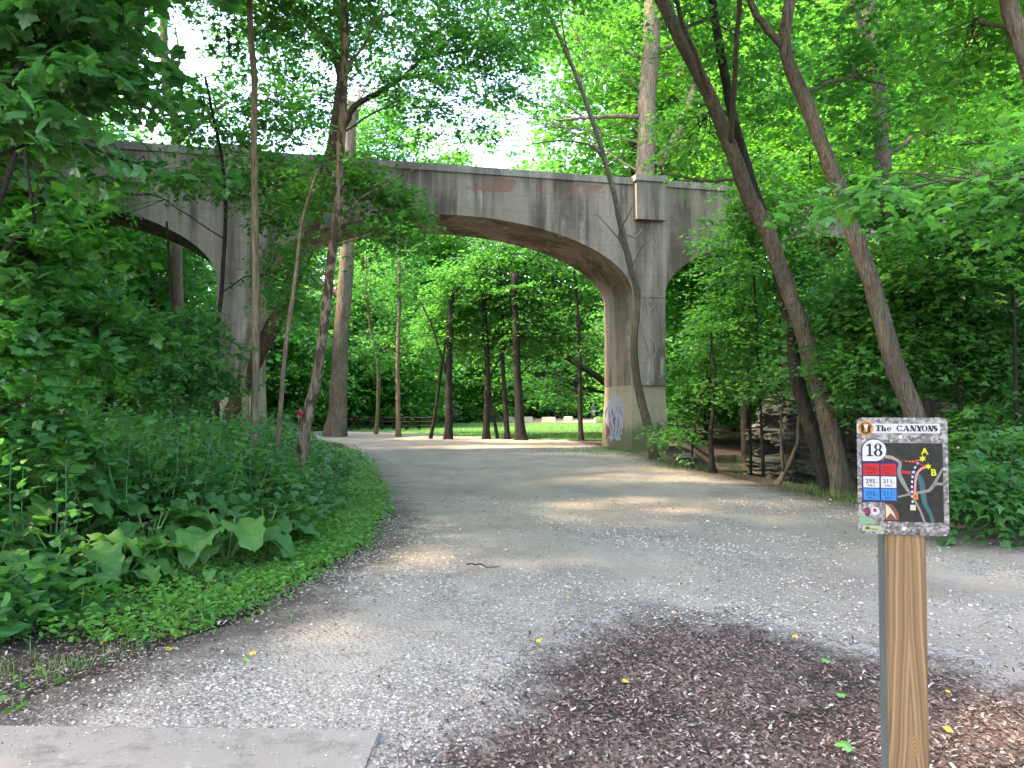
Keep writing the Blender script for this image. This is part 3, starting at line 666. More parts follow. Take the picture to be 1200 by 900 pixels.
# ------------------------------------------------------------------ the concrete arch bridge
TH = R(13); BW = 3.3; ZS = 6.1; RISE = 2.75; ZT = 10.45; SPAN = 14.0; PW = 1.38
BO = np.array([142/900*30, 30.0, 0.0])
bridge = thing('arch_bridge', BO, 'weathered grey concrete arch bridge with stained walls crossing above the gravel path', 'bridge', None, TH)
def arch_span(s0, s1, a0, a1):
    """wall of one span: from s0 to s1, with the arch opening from a0 to a1 (local x); t is local y"""
    n = 64; ss = np.concatenate([[s0], np.linspace(a0, a1, n)+0, [s1]])
    u = np.clip(np.abs(2*(ss-(a0+a1)/2)/(a1-a0)), 0, 1)
    uu = np.sin(np.linspace(-np.pi/2, np.pi/2, n)); ss[1:-1] = (a0+a1)/2+(a1-a0)/2*uu
    u = np.clip(np.abs(2*(ss-(a0+a1)/2)/(a1-a0)), 0, 1)
    zb = ZS+RISE*np.power(np.clip(1-u**1.95, 0, 1), 1/1.95); zb[0] = zb[-1] = ZS
    m = len(ss); V = []; nz = 6
    grid = [[(ss[i], 0, zb[i]+(ZT-zb[i])*k/nz) for k in range(nz+1)] for i in range(m)]
    f = np.array(grid); b = f.copy(); b[..., 1] = BW
    V = np.concatenate([f.reshape(-1, 3), b.reshape(-1, 3)]); w = nz+1; h = m*w
    i = np.arange(m-1)[:, None]; k = np.arange(nz)[None]
    F = [np.stack([i*w+k, (i+1)*w+k, (i+1)*w+k+1, i*w+k+1], -1).reshape(-1, 4)]
    F += [F[0][:, ::-1]+h]
    i = np.arange(m-1)
    F += [np.stack([i*w, i*w+h, (i+1)*w+h, (i+1)*w], -1), np.stack([i*w+nz, (i+1)*w+nz, (i+1)*w+nz+h, i*w+nz+h], -1)]
    return mk('arch_span', V, F, M['conc'], bridge)
xs = [-2*SPAN-PW, -SPAN-PW, -SPAN, 0, PW, PW+SPAN]
arch_span(-2*SPAN-1.5*PW, -SPAN-PW/2, -2*SPAN-PW, -SPAN-PW)
arch_span(-SPAN-PW/2, PW/2, -SPAN, 0)
arch_span(PW/2, PW*1.5+SPAN, PW, PW+SPAN)
mk('end_wall', *(lambda q: (np.concatenate(q.V), q.F))(MB().box(((PW*1.5+SPAN+30)/2, BW/2, (ZT+2)/2), (30-PW*1.5-SPAN, BW, ZT-2))), M['conc'], bridge)
cop = MB(); cop.box((0.3, BW/2, ZT+.13), (61, BW+.14, .26))
o = cop.build('coping', M['conc_cop'], bridge)
def pier(s, zg):
    zp = 2.55
    q = MB(); q.box((s+PW/2, BW/2, (zp+ZS)/2), (PW-.004, BW-.004, ZS-zp))
    p = q.build('pier', M['conc_pier'], bridge)
    v = MB(); v.box((s+PW/2, BW/2, (zp+zg-.6)/2), (PW+.26, BW+.26, zp-zg+.6), 0, (PW+.03)/(PW+.26))
    pl = v.build('plinth', M['conc_plinth'], p)
    v = MB(); v.box((s+PW*.5, -.012, ZS-.05), (PW*.8, .03, .05)); v.build('ledge', M['conc_cop'], p)
    return p
pier(-2*SPAN-PW*2, .9); pier(-SPAN-PW, .2); rp = pier(0, -.2); pier(PW+SPAN, .5)
# footing slab undercut by the creek
v = MB(); v.box((1.05, .9, -.2), (2.6, 3.0, .16)); v.build('footing', M['conc_cop'], rp)
for s in (PW/2, -SPAN-PW/2):
    v = MB(); v.box((s, -.13, ZT-.65), (1.22, .3, 1.5)); pb = v.build('pilaster_block', M['conc_pier'], bridge)
    v = MB(); v.box((s, -.12, ZT+.22), (1.36, .46, .24)); v.build('cap', M['conc_cop'], pb)
# graffiti on the left face of the right pier's plinth
gm1 = plain('pale blue paint', (.27, .285, .34), .8, .2, .25, 5); gm2 = plain('dark purple spray paint', (.06, .05, .1), .7, .2, .4, 8); gm3 = plain('maroon spray paint', (.1, .02, .05), .6)
def on_face(t, z, e=.0):
    """point on the tapered left face of the plinth"""
    tp = 1-(1-(PW+.03)/(PW+.26))*np.clip((z+.8)/(2.55+.8), 0, 1)
    return (PW/2-(PW+.26)/2*tp-e, t, z)
a = np.linspace(0, 2*np.pi, 60, endpoint=False); w = 1+.05*np.sin(a*5)+.05*np.sin(a*9+1)+.06*np.sin(a*17)+rng.normal(0, .03, 60)
V = [on_face(1.9+1.05*w[i]*np.sign(math.cos(x))*abs(math.cos(x))**.7, 1.25+.95*w[i]*np.sign(math.sin(x))*abs(math.sin(x))**.8, .004) for i, x in enumerate(a)]
mk('graffiti', V, [np.arange(60)[None, ::-1]], gm1, rp)
q = MB(); r_ = random.Random(5)
def stroke(pts, wd, q):
    pts = smooth_line(np.array([on_face(t, z, .008) for t, z in pts]), .03); T = np.gradient(pts, axis=0); T = unit(T)
    nr = np.cross(T, [1, 0, 0]); n = len(pts); ww = wd*np.sin(np.linspace(.35, np.pi-.35, n))[:, None]
    V = np.concatenate([pts-nr*ww, pts+nr*ww]); i = np.arange(n-1); q.add(V, np.stack([i, i+1, i+1+n, i+n], -1))
for x0 in np.linspace(2.9, 1.1, 15):                        # loose upright scrawled letters along the patch
    z = r_.uniform(1.15, 1.85); x1 = x0+r_.uniform(-.1, .1)
    stroke([(x0, z), (x1+.06, z-.15), (x1-.04, z-r_.uniform(.25, .4))], r_.uniform(.025, .06), q)
for x0 in (2.75, 2.3, 1.95, 1.6, 1.25): stroke([(x0, .95), (x0-.12, .8), (x0-.02, .62), (x0-.15, r_.uniform(.4, .5))], .04, q)
q.build('graffiti', gm2, rp)
q = MB(); stroke([(2.85, .95), (2.7, .6), (2.85, .35)], .12, q); stroke([(2.5, .9), (2.48, .45)], .1, q); q.build('graffiti', gm3, rp)

# bare pale vine clinging to the pier
def on_front(s, z, e=.03): return BO+np.array([s*math.cos(TH)+e*math.sin(TH), s*math.sin(TH)-e*math.cos(TH), z])
vn = thing('dead_vine', on_front(.7, 2.6), 'pale bare dead vine clinging to the front of the right bridge pier', 'vine')
q = MB()
for pts in ([(.55, 2.75), (.75, 3.3), (.6, 4.1), (.42, 4.7), (.62, 5.4), (.5, 6.1)], [(.75, 3.3), (.95, 3.9), (.8, 4.4)], [(.42, 4.7), (.3, 5.3), (.35, 5.9)], [(.62, 5.4), (.85, 5.7), (.7, 5.9)],
            [(.9, 8.7), (1.0, 8.2), (.95, 7.9)], [(.4, 8.75), (.1, 8.4), (-.5, 8.6)]):
    l = smooth_line([on_front(s, z) for s, z in pts], .1); q.tube(l+rng.normal(0, .012, l.shape), .02, 5)
q.build('stem', plain('dry vine', (.3, .26, .215), .9, .1), vn, True, on_front(.7, 2.6))

# ------------------------------------------------------------------ sign on its post
SD = 1.9
sp = P(1054, 640, SD); gx, gy = sp[0]+.004, SD
SRZ = R(-13)
sign = thing('tee_sign', (gx, gy, 0), 'course sign numbered 18 with a map on a square pine post', 'sign', None, SRZ)
v = MB(); pw = .089
ztop = P(1054, 560, SD)[2]
v.box((0, 0, (ztop-.1)/2), (pw, pw, ztop+.1)); po = v.build('post', M['pine'], sign)
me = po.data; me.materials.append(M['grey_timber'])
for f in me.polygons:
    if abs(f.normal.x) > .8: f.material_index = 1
bm = bmesh.new(); bm.from_mesh(me); bmesh.ops.bevel(bm, geom=[e for e in bm.edges if abs((e.verts[0].co-e.verts[1].co).z) > .5], offset=.005, segments=2, affect='EDGES'); bm.to_mesh(me); bm.free()
PWD, PHT = .201, .281
zc = P(1051, 556, SD)[2]
pan_o = Vector((-.006, -pw/2-.004, zc-PHT/2))
def rounded(x0, y0, x1, y1, r, n=6, square=()):
    out = []
    for i, (cx, cy, a0) in enumerate(((x1-r, y1-r, 0), (x0+r, y1-r, 90), (x0+r, y0+r, 180), (x1-r, y0+r, 270))):
        if i in square: out.append(((x1, x0, x0, x1)[i], (y1, y1, y0, y0)[i])); continue
        for k in range(n+1):
            a = R(a0+90*k/n); out.append((cx+r*math.cos(a), cy+r*math.sin(a)))
    return out
m_, nt, nd, ln_, out = nm('printed stone border')
vo = voro(nt, coords(nt, (1, 1, 1.25)), 130); hs = N(nt, 'ShaderNodeSeparateColor'); ln_.new(vo.outputs['Color'], hs.inputs[0]); f_ = noise(nt, coords(nt), 160, 5, .75)
c = ramp(nt, math_(nt, 'ADD', math_(nt, 'MULTIPLY', hs.outputs[0], .45), math_(nt, 'MULTIPLY', f_, .6)), [(.25, (.007, .0065, .007)), (.48, (.06, .055, .06)), (.65, (.13, .122, .128)), (.85, (.23, .22, .23))])
prin(nt, out, c, .35, .5); M['stoneprint'] = m_
def pm(name, col): return plain(name, tuple(x*.33 for x in col), .5, .2, .04, 200)
K = {k: pm('print '+k, c) for k, c in dict(white=(.75, .76, .78), navy=(.03, .02, .12), red=(.62, .015, .025), blue=(.02, .27, .72), darkred=(.3, .0, .02), darkblue=(.01, .08, .3), black=(.015, .015, .02), grey=(.3, .29, .28),
     teal=(.04, .15, .17), yellow=(.8, .75, .02), orange=(.75, .33, .05), flame=(.8, .12, .01), pink=(.75, .3, .34), tan=(.5, .36, .28), cream=(.7, .66, .52), brown=(.25, .08, .05), green=(.25, .48, .3), lime=(.5, .55, .33), rose=(.5, .03, .09), map=(.016, .02, .018), olive=(.12, .1, .02), ink=(.05, .05, .07), edge=(.55, .55, .55)).items()}
K['map'] = None
m_, nt, nd, ln_, out = nm('print aerial map'); f_ = noise(nt, coords(nt), 60, 5, .7)
prin(nt, out, ramp(nt, f_, [(.35, (.003, .0035, .004)), (.65, (.009, .011, .008))]), .5, .2); K['map'] = m_
panel_mb = MB()
outl = rounded(0, 0, PWD, PHT, .012)
n = len(outl); V = [(x-PWD/2, -.0, z) for x, z in outl]+[(x-PWD/2, .003, z) for x, z in outl]
panel_mb.add(V, [np.arange(n)[None], np.arange(n, 2*n)[None, ::-1], np.array([[i, i+n, (i+1) % n+n, (i+1) % n] for i in range(n)])])
panel = panel_mb.build('panel', M['stoneprint'], sign); panel.location = pan_o
def S(x, y): return ((x-8)/597*PWD-PWD/2, (868-y)/826*PHT)
LAY = [0]
def flat(name, mat, polys, lay):
    """flat print on the sign: list of polygons in sign units"""
    q = MB()
    for p in polys:
        V = [(S(x, y)[0], -.0003*lay, S(x, y)[1]) for x, y in p]
        a = sum(p[i][0]*p[(i+1) % len(p)][1]-p[(i+1) % len(p)][0]*p[i][1] for i in range(len(p)))
        q.add(V, np.arange(len(p))[None] if a < 0 else np.arange(len(p))[None, ::-1])
    return q.build(name, K[mat], panel)
def ell(cx, cy, rx, ry=None, n=28): ry = ry or rx; return [(cx+rx*math.cos(i*2*math.pi/n), cy+ry*math.sin(i*2*math.pi/n)) for i in range(n)]
def rect(x0, y0, x1, y1): return [(x0, y0), (x1, y0), (x1, y1), (x0, y1)]
def ribbon(pts, w):
    p = smooth_line(np.array([(x, y, 0) for x, y in pts], float), 6)[:, :2]; T = unit(np.gradient(p, axis=0)); nr = np.stack([-T[:, 1], T[:, 0]], 1)
    w = np.interp(np.linspace(0, 1, len(p)), np.linspace(0, 1, len(np.atleast_1d(w))), np.atleast_1d(w))[:, None]/2
    L, Rr = p-nr*w, p+nr*w
    return [[tuple(L[i]), tuple(L[i+1]), tuple(Rr[i+1]), tuple(Rr[i])] for i in range(len(p)-1)]
def star(cx, cy, r, n=6, k=.45): return [(cx+r*(1 if i % 2 == 0 else k)*math.sin(i*math.pi/n), cy-r*(1 if i % 2 == 0 else k)*math.cos(i*math.pi/n)) for i in range(2*n)]
def ring(cx, cy, rx, ry, ix, iy, a0=0, a1=360, n=30, sh=0):
    o = []
    for i in range(n):
        a, b = R(a0+(a1-a0)*i/n), R(a0+(a1-a0)*(i+1)/n)
        o.append([(cx+rx*math.cos(a), cy-ry*math.sin(a)), (cx+rx*math.cos(b), cy-ry*math.sin(b)), (cx+sh+ix*math.cos(b), cy-iy*math.sin(b)), (cx+sh+ix*math.cos(a), cy-iy*math.sin(a))])
    return o
flat('title_strip', 'white', [[(x, y) for x, y in rounded(8, 85, 556, 152, 6)]], 1)
flat('club_badge', 'orange', [ell(66, 118, 53, 54)], 2)
flat('club_badge', 'black', [ring(66, 118, 40, 42, 34, 36)[i] for i in range(0, 15)]+[[(34, 150), (38, 100), (56, 86), (58, 120), (52, 152)], [(78, 150), (80, 110), (84, 92), (96, 104), (100, 150)]], 3)
flat('club_badge', 'white', [[(52, 92), (84, 92), (78, 112), (74, 138), (66, 120), (58, 112)]], 4)
flat('club_badge', 'olive', [[(34, 150), (50, 132), (66, 146), (84, 136), (98, 152), (66, 164)]], 5)
# heavy serif lettering: stems, hairlines, slabs and bowls
def glyph(ch, x, w, yt, yb):
    h = yb-yt; t = .33*w+3; hl = .13*h; o = []
    sl = lambda cx, y, half: rect(cx-half, y-hl/2, cx+half, y+hl/2)
    if ch == 'T': o = [rect(x+w/2-t/2, yt, x+w/2+t/2, yb), rect(x, yt, x+w, yt+hl), rect(x, yt, x+3, yt+h*.3), rect(x+w-3, yt, x+w, yt+h*.3), rect(x+w/2-t, yb-hl, x+w/2+t, yb)]
    elif ch == 'h': o = [rect(x, yt, x+t, yb), rect(x+w-t, yt+h*.5, x+w, yb), *ring(x+w*.55, yt+h*.55, w*.45, h*.2, w*.2, h*.1, 0, 180, 10), rect(x-3, yb-hl, x+t+3, yb), rect(x+w-t-3, yb-hl, x+w+3, yb), rect(x-3, yt, x+t/2, yt+hl)]
    elif ch == 'e': o = [*ring(x+w/2, yt+h*.65, w/2, h*.37, w*.2, h*.29, 0, 325, 22), rect(x+w*.2, yt+h*.6, x+w*.95, yt+h*.7)]
    elif ch == 'C': o = [*ring(x+w/2, yt+h/2, w/2, h/2, w*.24, h*.42, 35, 325, 24), rect(x+w-6, yt+2, x+w-1, yt+h*.33), rect(x+w-6, yb-h*.3, x+w-1, yb-2)]
    elif ch == 'O': o = ring(x+w/2, yt+h/2, w/2, h/2, w*.22, h*.42)
    elif ch == 'A': o = [[(x+w*.42, yt), (x+w*.6, yt), (x+w, yb), (x+w-t, yb)], [(x+w*.42, yt), (x+w*.48, yt+4), (x+w*.2, yb), (x+w*.1, yb)], rect(x+w*.25, yb-h*.35, x+w*.7, yb-h*.25), sl(x+w*.12, yb-hl/2, w*.2), sl(x+w*.88, yb-hl/2, w*.24)]
    elif ch == 'N': o = [rect(x+3, yt, x+8, yb), rect(x+w-8, yt, x+w-3, yb), [(x, yt), (x+t, yt), (x+w-3, yb), (x+w-3-t, yb)], sl(x+5, yb-hl/2, w*.18), sl(x+w-5, yt+hl/2, w*.18)]
    elif ch == 'Y': o = [rect(x+w/2-t/2, yt+h*.5, x+w/2+t/2, yb), [(x, yt), (x+t, yt), (x+w/2+t/2, yt+h*.55), (x+w/2-t/2, yt+h*.55)], [(x+w-8, yt), (x+w, yt), (x+w/2+t/2, yt+h*.55), (x+w/2, yt+h*.55)], sl(x+w/2, yb-hl/2, t), sl(x+w*.2, yt+hl/2, w*.25), sl(x+w*.88, yt+hl/2, w*.18)]
    elif ch == 'S': o = ribbon([(x+w-4, yt+h*.28), (x+w*.7, yt+4), (x+w*.25, yt+h*.12), (x+w*.2, yt+h*.36), (x+w*.55, yt+h*.52), (x+w*.8, yt+h*.7), (x+w*.65, yb-5), (x+w*.3, yb-3), (x+4, yb-h*.28)], [4, 5, 9, 14, 16, 14, 9, 5, 4])
    elif ch == '1': o = [rect(x+w*.36, yt, x+w*.72, yb), [(x, yt+h*.22), (x, yt+h*.14), (x+w*.4, yt), (x+w*.4, yt+h*.16)], rect(x+w*.08, yb-hl*.7, x+w, yb)]
    elif ch == '8': o = ring(x+w/2, yt+h*.26, w*.43, h*.26, w*.17, h*.2)+ring(x+w/2, yt+h*.73, w*.5, h*.27, w*.2, h*.2)
    return o
gl = []
for ch, x, w, yt in (('T', 135, 32, 97), ('h', 172, 30, 97), ('e', 208, 30, 97), ('C', 272, 38, 97), ('A', 314, 44, 97), ('N', 361, 40, 97), ('Y', 401, 40, 97), ('O', 437, 38, 97), ('N', 478, 34, 97), ('S', 512, 28, 97)): gl += glyph(ch, x, w, yt, 139)
flat('title_lettering', 'black', gl, 2)
flat('map', 'map', [rect(185, 222, 570, 776)], 1)
flat('map_creek', 'teal', ribbon([(300, 350), (282, 400), (300, 425), (360, 432), (405, 450), (432, 510), (440, 590), (452, 650), (485, 720), (500, 774)], [16, 18, 22, 30, 36, 36, 34, 28, 24, 26]), 2)
flat('map_road', 'grey', ribbon([(200, 322), (255, 334), (290, 365), (285, 440), (330, 540), (375, 610), (415, 690), (446, 774)], [20, 20, 24, 30, 18, 16, 14, 14])+ribbon([(272, 603), (350, 582), (450, 560), (485, 545), (520, 490), (568, 395)], [12, 14, 18, 22, 18, 12])+ribbon([(500, 520), (530, 506), (568, 506)], [16, 18, 18]), 3)
flat('map_road', 'tan', ribbon([(192, 318), (240, 326), (285, 352)], [22, 22, 12]), 4)
ta = [(432, 330), (395, 380), (374, 440), (366, 520), (368, 600), (370, 670)]
flat('throw_line', 'white', [f for i, f in enumerate(ribbon(ta, 13)) if (i//3) % 2 == 0], 5); flat('throw_line', 'navy', [f for i, f in enumerate(ribbon(ta, 13)) if (i//3) % 2 == 1], 5)
flat('throw_line', 'pink', ribbon([(458, 388), (425, 404), (400, 440), (388, 500), (384, 590)], 16), 6)
flat('throw_line', 'red', ribbon([(300, 340), (360, 350), (430, 335)], 9)+ribbon([(305, 425), (355, 432)], 22)+ribbon([(300, 342), (380, 356), (460, 384)], 8), 5)
flat('throw_line', 'orange', [f for i, f in enumerate(ribbon([(315, 346), (360, 352), (425, 340)], 7)) if (i//2) % 2], 6)
flat('target_star', 'yellow', [star(438, 329, 26)], 8); flat('target_star', 'yellow', [star(473, 384, 25)], 8)
flat('tee_marker', 'orange', [rect(372, 578, 404, 618)], 7); flat('tee_marker', 'flame', [ell(386, 598, 14)], 8); flat('tee_marker', 'cream', [rect(352, 655, 388, 694)], 7)
flat('number_badge', 'navy', [[(x, y) for x, y in rounded(34, 192, 208, 360, 83, 14, (1,))][:]], 2)
flat('number_badge', 'white', [[(x, y) for x, y in rounded(42, 199, 201, 352, 76, 14, (1,))]], 3)
flat('number_lettering', 'black', glyph('1', 68, 44, 228, 317)+glyph('8', 118, 58, 226, 319), 4)
flat('score_table', 'navy', [rect(36, 350, 272, 642)], 2)
cells = [('red', 370, 452, '236', '231'), ('white', 460, 540, '295', '311'), ('blue', 547, 628, '295', '311')]
def text(name, body, x, y, hgt, mat, lay, bold=.0, align='CENTER'):
    cu = bpy.data.curves.new('t', 'FONT'); cu.body = body; cu.size = 1; cu.align_x = align; cu.offset = bold
    ob = bpy.data.objects.new('t', cu); C.objects.link(ob); bpy.context.view_layer.update()
    me = bpy.data.meshes.new_from_object(ob.evaluated_get(bpy.context.evaluated_depsgraph_get())); bpy.data.objects.remove(ob)
    s = hgt/.7/826*PHT; x0, z0 = S(x, y)
    for v in me.vertices: v.co = (x0+v.co.x*s*1.02, -.0003*lay, z0+v.co.y*s)
    me.materials.clear(); me.materials.append(K[mat]); me.name = name
    o = bpy.data.objects.new(name, me); C.objects.link(o); o.parent = panel; return o
for col, y0, y1, a, b in cells:
    for x0, x1, tx in ((46, 152, a), (163, 264, b)):
        flat('score_cell', col, [rect(x0, y0, x1, y1)], 3)
        ink = {'red': 'darkred', 'white': 'ink', 'blue': 'darkblue'}[col]
        text('score_lettering', tx, (x0+x1)/2-6, y1-32, 30, ink, 4, .014); text('score_lettering', 'e', x1-16, y1-32, 14, ink, 4)
        text('score_lettering', 'PAR 3', (x0+x1)/2, y1-9, 13, ink, 4, .025)
text('map_lettering', 'A', 452, 299, 44, 'yellow', 8, .03); text('map_lettering', 'B', 507, 447, 44, 'yellow', 8, .03)
flat('course_emblem', 'brown', [[(188, 650), (230, 655), (262, 690), (278, 730), (276, 768), (188, 768)]], 4)
flat('course_emblem', 'cream', [[(191, 655), (215, 672), (245, 715), (262, 762), (224, 716), (191, 756)]], 5)
flat('sponsor_mark', 'white', [ell(122, 706, 29)], 3); flat('sponsor_mark', 'rose', [star(120, 700, 20, 5, .5)], 4)
flat('sponsor_mark', 'black', [rounded(52, 685, 82, 738, 8)], 3); flat('sponsor_mark', 'rose', [rounded(56, 690, 76, 730, 6)], 4)
flat('sponsor_mark', 'green', [[(16, 730), (40, 735), (90, 765), (120, 800), (18, 800)]], 2)
flat('sponsor_strip', 'lime', [rect(34, 808, 162, 850)], 3); flat('sponsor_strip', 'olive', [[(50, 832), (62, 818), (76, 816), (88, 832), (70, 838)], rect(92, 832, 136, 838)], 4)
for x, y in ((310, 826), (297, 180)):
    q = MB(); cx, cz = S(x, y); a = np.linspace(0, 6.283, 14, endpoint=False)
    q.tube([(cx, 0, cz), (cx, -.002, cz), (cx, -.0035, cz), (cx, -.004, cz)], [.0042, .0042, .003, .001], 14); q.build('screw', plain('zinc screw', (.55, .55, .56), .35, .6), panel, True)

# ------------------------------------------------------------------ tee pad
v = MB(); pts = [(-6, 1.0), (-.62, .6), (-.64, 3.81), (-6, 3.98)]
V = [(x, y, z) for z in (-.1, .034) for x, y in pts]
v.add(V, [[[3, 2, 1, 0], [4, 5, 6, 7]]+[[i, (i+1) % 4, (i+1) % 4+4, i+4] for i in range(4)]])
pad = v.build('concrete_pad', M['pad'])
bm = bmesh.new(); bm.from_mesh(pad.data); bmesh.ops.bevel(bm, geom=list(bm.edges), offset=.008, segments=2, affect='EDGES'); bm.to_mesh(pad.data); bm.free()
tag(pad, 'worn grey concrete tee pad at the near edge of the gravel', 'concrete pad')

# ------------------------------------------------------------------ rock face and boulders beside the creek
ys = np.linspace(7, 44, 230); zs = np.linspace(-1.5, 3.9, 70)
Yg, Zg = np.meshgrid(ys, zs, indexing='ij')
bx = np.interp(Yg, [0, 10, 20, 28, 34, 42, 60], [13.3, 11.4, 9.9, 9.4, 11.2, 14.1, 19.6])+.22*Zg
layr = np.floor((Zg+.06*np.sin(Yg*1.3))/.42); hsh = np.modf(np.abs(np.sin(layr*12.9898)*43758.5))[0]
blk = np.floor(Yg/1.1+hsh*7); hb = np.modf(np.abs(np.sin(blk*78.233+layr*37.7)*43758.5))[0]
bx = bx-.42*hsh-.5*hb*hb+.09*rng.normal(0, 1, Yg.shape)+.22*np.sin(Yg*2.1+Zg*1.3)
bx += 1.1*np.exp(-((Yg-28)/.8)**2-((Zg+.3)/.55)**2)+.5*np.exp(-((Yg-22)/.7)**2-((Zg-.2)/.3)**2)
ix = np.arange(229)[:, None]*70+np.arange(69)[None]
rk = mk('rock_face', np.stack([bx, Yg, Zg], -1), [np.stack([ix, ix+1, ix+71, ix+70], -1).reshape(-1, 4)], M['rock'])
tag(rk, 'low layered grey limestone cliff behind the creek', 'rock face', kind='structure')
def boulder(x, y, r, label, mat='boulder', sq=(1, .8, .55), group='boulders along the creek', name='boulder'):
    bm = bmesh.new(); bmesh.ops.create_icosphere(bm, subdivisions=3, radius=1)
    ph = rng.random(3)*6
    for v in bm.verts:
        c = v.co; k = 1+.2*math.sin(c.x*3+ph[0])+.15*math.sin(c.y*4+ph[1])+.1*math.sin(c.z*6+ph[2])+rng.normal(0, .025)
        v.co = Vector((max(-.78, min(.78, c.x*k))*sq[0], max(-.75, min(.75, c.y*k))*sq[1], max(-.7, min(.7, c.z*k))*sq[2]))*r
    me = bpy.data.meshes.new(name); bm.to_mesh(me); bm.free(); me.materials.append(M[mat])
    o = bpy.data.objects.new(name, me); C.objects.link(o); o.location = (x, y, float(gz(x, y))+r*sq[2]*.3); o.rotation_euler = (rng.normal(0, .1), rng.normal(0, .1), rng.random()*6)
    return tag(o, label, 'boulder', group)
for px, py, d, r, lb in ((875, 549, 25, .75, 'pale flat boulder at the foot of the cliff under the dark hollow'), (888, 552, 23.5, .6, 'whitish slab beside the flat boulder in the creek bed'), (905, 556, 22.5, .5, 'small pale rock by the leaning forked sapling'),
                         (862, 556, 22, .45, 'grey rock at the creek edge behind the gravel bank'), (930, 552, 22, .55, 'grey flat rock in the creek right of the forked sapling'), (842, 545, 27, .5, 'mossy rock near the twin sapling stems')):
    p = P(px, py, d); boulder(p[0], d, r, lb)
# cut stone blocks round the sand area
for px, d, w, lb in ((600, 79, 1.4, 'stone block partly behind the thick dark trunk at the lawn edge'), (618, 78.5, 1.1, 'small pale stone block just right of the thick dark trunk'), (643, 78, 1.5, 'largest pale stone block at the back edge of the lawn'), (666, 79.5, 1.0, 'rounded stone block before the dark slope'), (706, 76.5, 1.8, 'long low stone slab close to the pier at the lawn edge')):
    x = (px-600)/900*d; v = MB(); v.box((0, 0, .22), (w, .6, .62), .0, .93)
    o = v.build('stone_block', M['block']); bm = bmesh.new(); bm.from_mesh(o.data); bmesh.ops.bevel(bm, geom=list(bm.edges), offset=.06, segments=2, affect='EDGES'); bm.to_mesh(o.data); bm.free()
    o.location = (x, d, float(gz(x, d))+.03); o.rotation_euler.z = rng.normal(0, .15); tag(o, lb, 'stone block', 'stone blocks at the lawn edge')

# ------------------------------------------------------------------ rail fence beyond the path
f0, f1 = np.array([-15.6, 59.5]), np.array([-6.0, 57.5])
fx, fy = f0; fence = thing('rail_fence', (fx, fy, float(gz(fx, fy))), 'dark low timber post and rail fence behind the path crest beside the big pale trunk', 'fence')
nf = 11; off = np.array([fx, fy, float(gz(fx, fy))])
tops = []
for i in range(nf):
    q = f0+(f1-f0)*i/(nf-1); z = float(gz(*q)); v = MB(); v.box((q[0], q[1], z+.5), (.17, .17, 1.15), .1*i); v.build('post', M['dark_timber'], fence, False, off); tops.append((q[0], q[1], z))
for h in (.35, .68, 1.0):
    v = MB()
    v.tube([(x, y-.1, z+h+rng.normal(0, .02)) for x, y, z in tops], .055, 6); v.build('rail', M['dark_timber'], fence, False, off)

# ------------------------------------------------------------------ people far off
def skin_fig(name, verts, edges, rad, mat, parent):
    me = bpy.data.meshes.new(name); me.from_pydata(verts, edges, []); me.materials.append(mat)
    o = bpy.data.objects.new(name, me); C.objects.link(o); o.parent = parent
    o.modifiers.new('s', 'SKIN'); o.modifiers.new('u', 'SUBSURF').levels = 1
    o.modifiers[-1].render_levels = 1
    if not me.skin_vertices: 
        bm = bmesh.new(); bm.from_mesh(me); bm.verts.layers.skin.verify(); bm.to_mesh(me); bm.free()
    for i, r in enumerate(rad): me.skin_vertices[0].data[i].radius = (r, r*.85)
    me.skin_vertices[0].data[0].use_root = True
    return o
def person(px, d, label, shirt, trousers, skin, hair, rz, arm=.0, h=1.0):
    x = (px-600)/900*d; root = thing('person', (x, d, float(gz(x, d))+.05), label, 'person', None, rz); root.scale = (h,)*3
    J = [(0, 0, .95), (0, 0, 1.15), (0, .01, 1.38), (0, .0, 1.5), (0, -.02, 1.62), (0, -.02, 1.72), (.19, 0, 1.40), (.25, .02, 1.12), (.24, -.1-arm, .9), (.23, -.14-arm, .83), (-.19, 0, 1.40), (-.25, .03, 1.12), (-.24, -.06, .88), (-.23, -.08, .81),
         (.1, 0, .88), (.11, -.02, .5), (.12, .02, .1), (.12, -.13, .04), (-.1, 0, .88), (-.12, .02, .5), (-.13, .08, .1), (-.13, -.06, .04)]
    E = [(0, 1), (1, 2), (2, 3), (3, 4), (4, 5), (2, 6), (6, 7), (7, 8), (8, 9), (2, 10), (10, 11), (11, 12), (12, 13), (0, 14), (14, 15), (15, 16), (16, 17), (0, 18), (18, 19), (19, 20), (20, 21)]
    Rr = [.14, .13, .15, .055, .095, .08, .06, .042, .034, .038, .06, .042, .034, .038, .09, .06, .04, .045, .09, .06, .04, .045]
    b = skin_fig('body', J, E, Rr, skin, root)
    skin_fig('shirt', [J[i] for i in (1, 0, 2, 6, 7, 10, 11)], [(0, 1), (0, 2), (2, 3), (3, 4), (2, 5), (5, 6)], [.155, .165, .17, .08, .06, .08, .06], shirt, root)
    skin_fig('trousers', [J[0]]+[J[i] for i in (14, 15, 18, 19)]+[(.12, .0, .25), (-.125, .05, .25)], [(0, 1), (1, 2), (2, 5), (0, 3), (3, 4), (4, 6)], [.16, .105, .075, .105, .075, .06, .06], trousers, root)
    v = MB(); a = np.linspace(0, np.pi*.62, 7); v.tube([(0, .005, 1.75-.09*(1-math.cos(t)) - .0) for t in a]+[], .112*np.sin(np.linspace(.1, 1.5, 7)), 12); v.build('hair', hair, root, True)
    return root
skn = plain('skin', (.45, .28, .2), .6); hr = plain('dark hair', (.02, .015, .012), .6); hr2 = plain('light hair', (.45, .4, .35), .6)
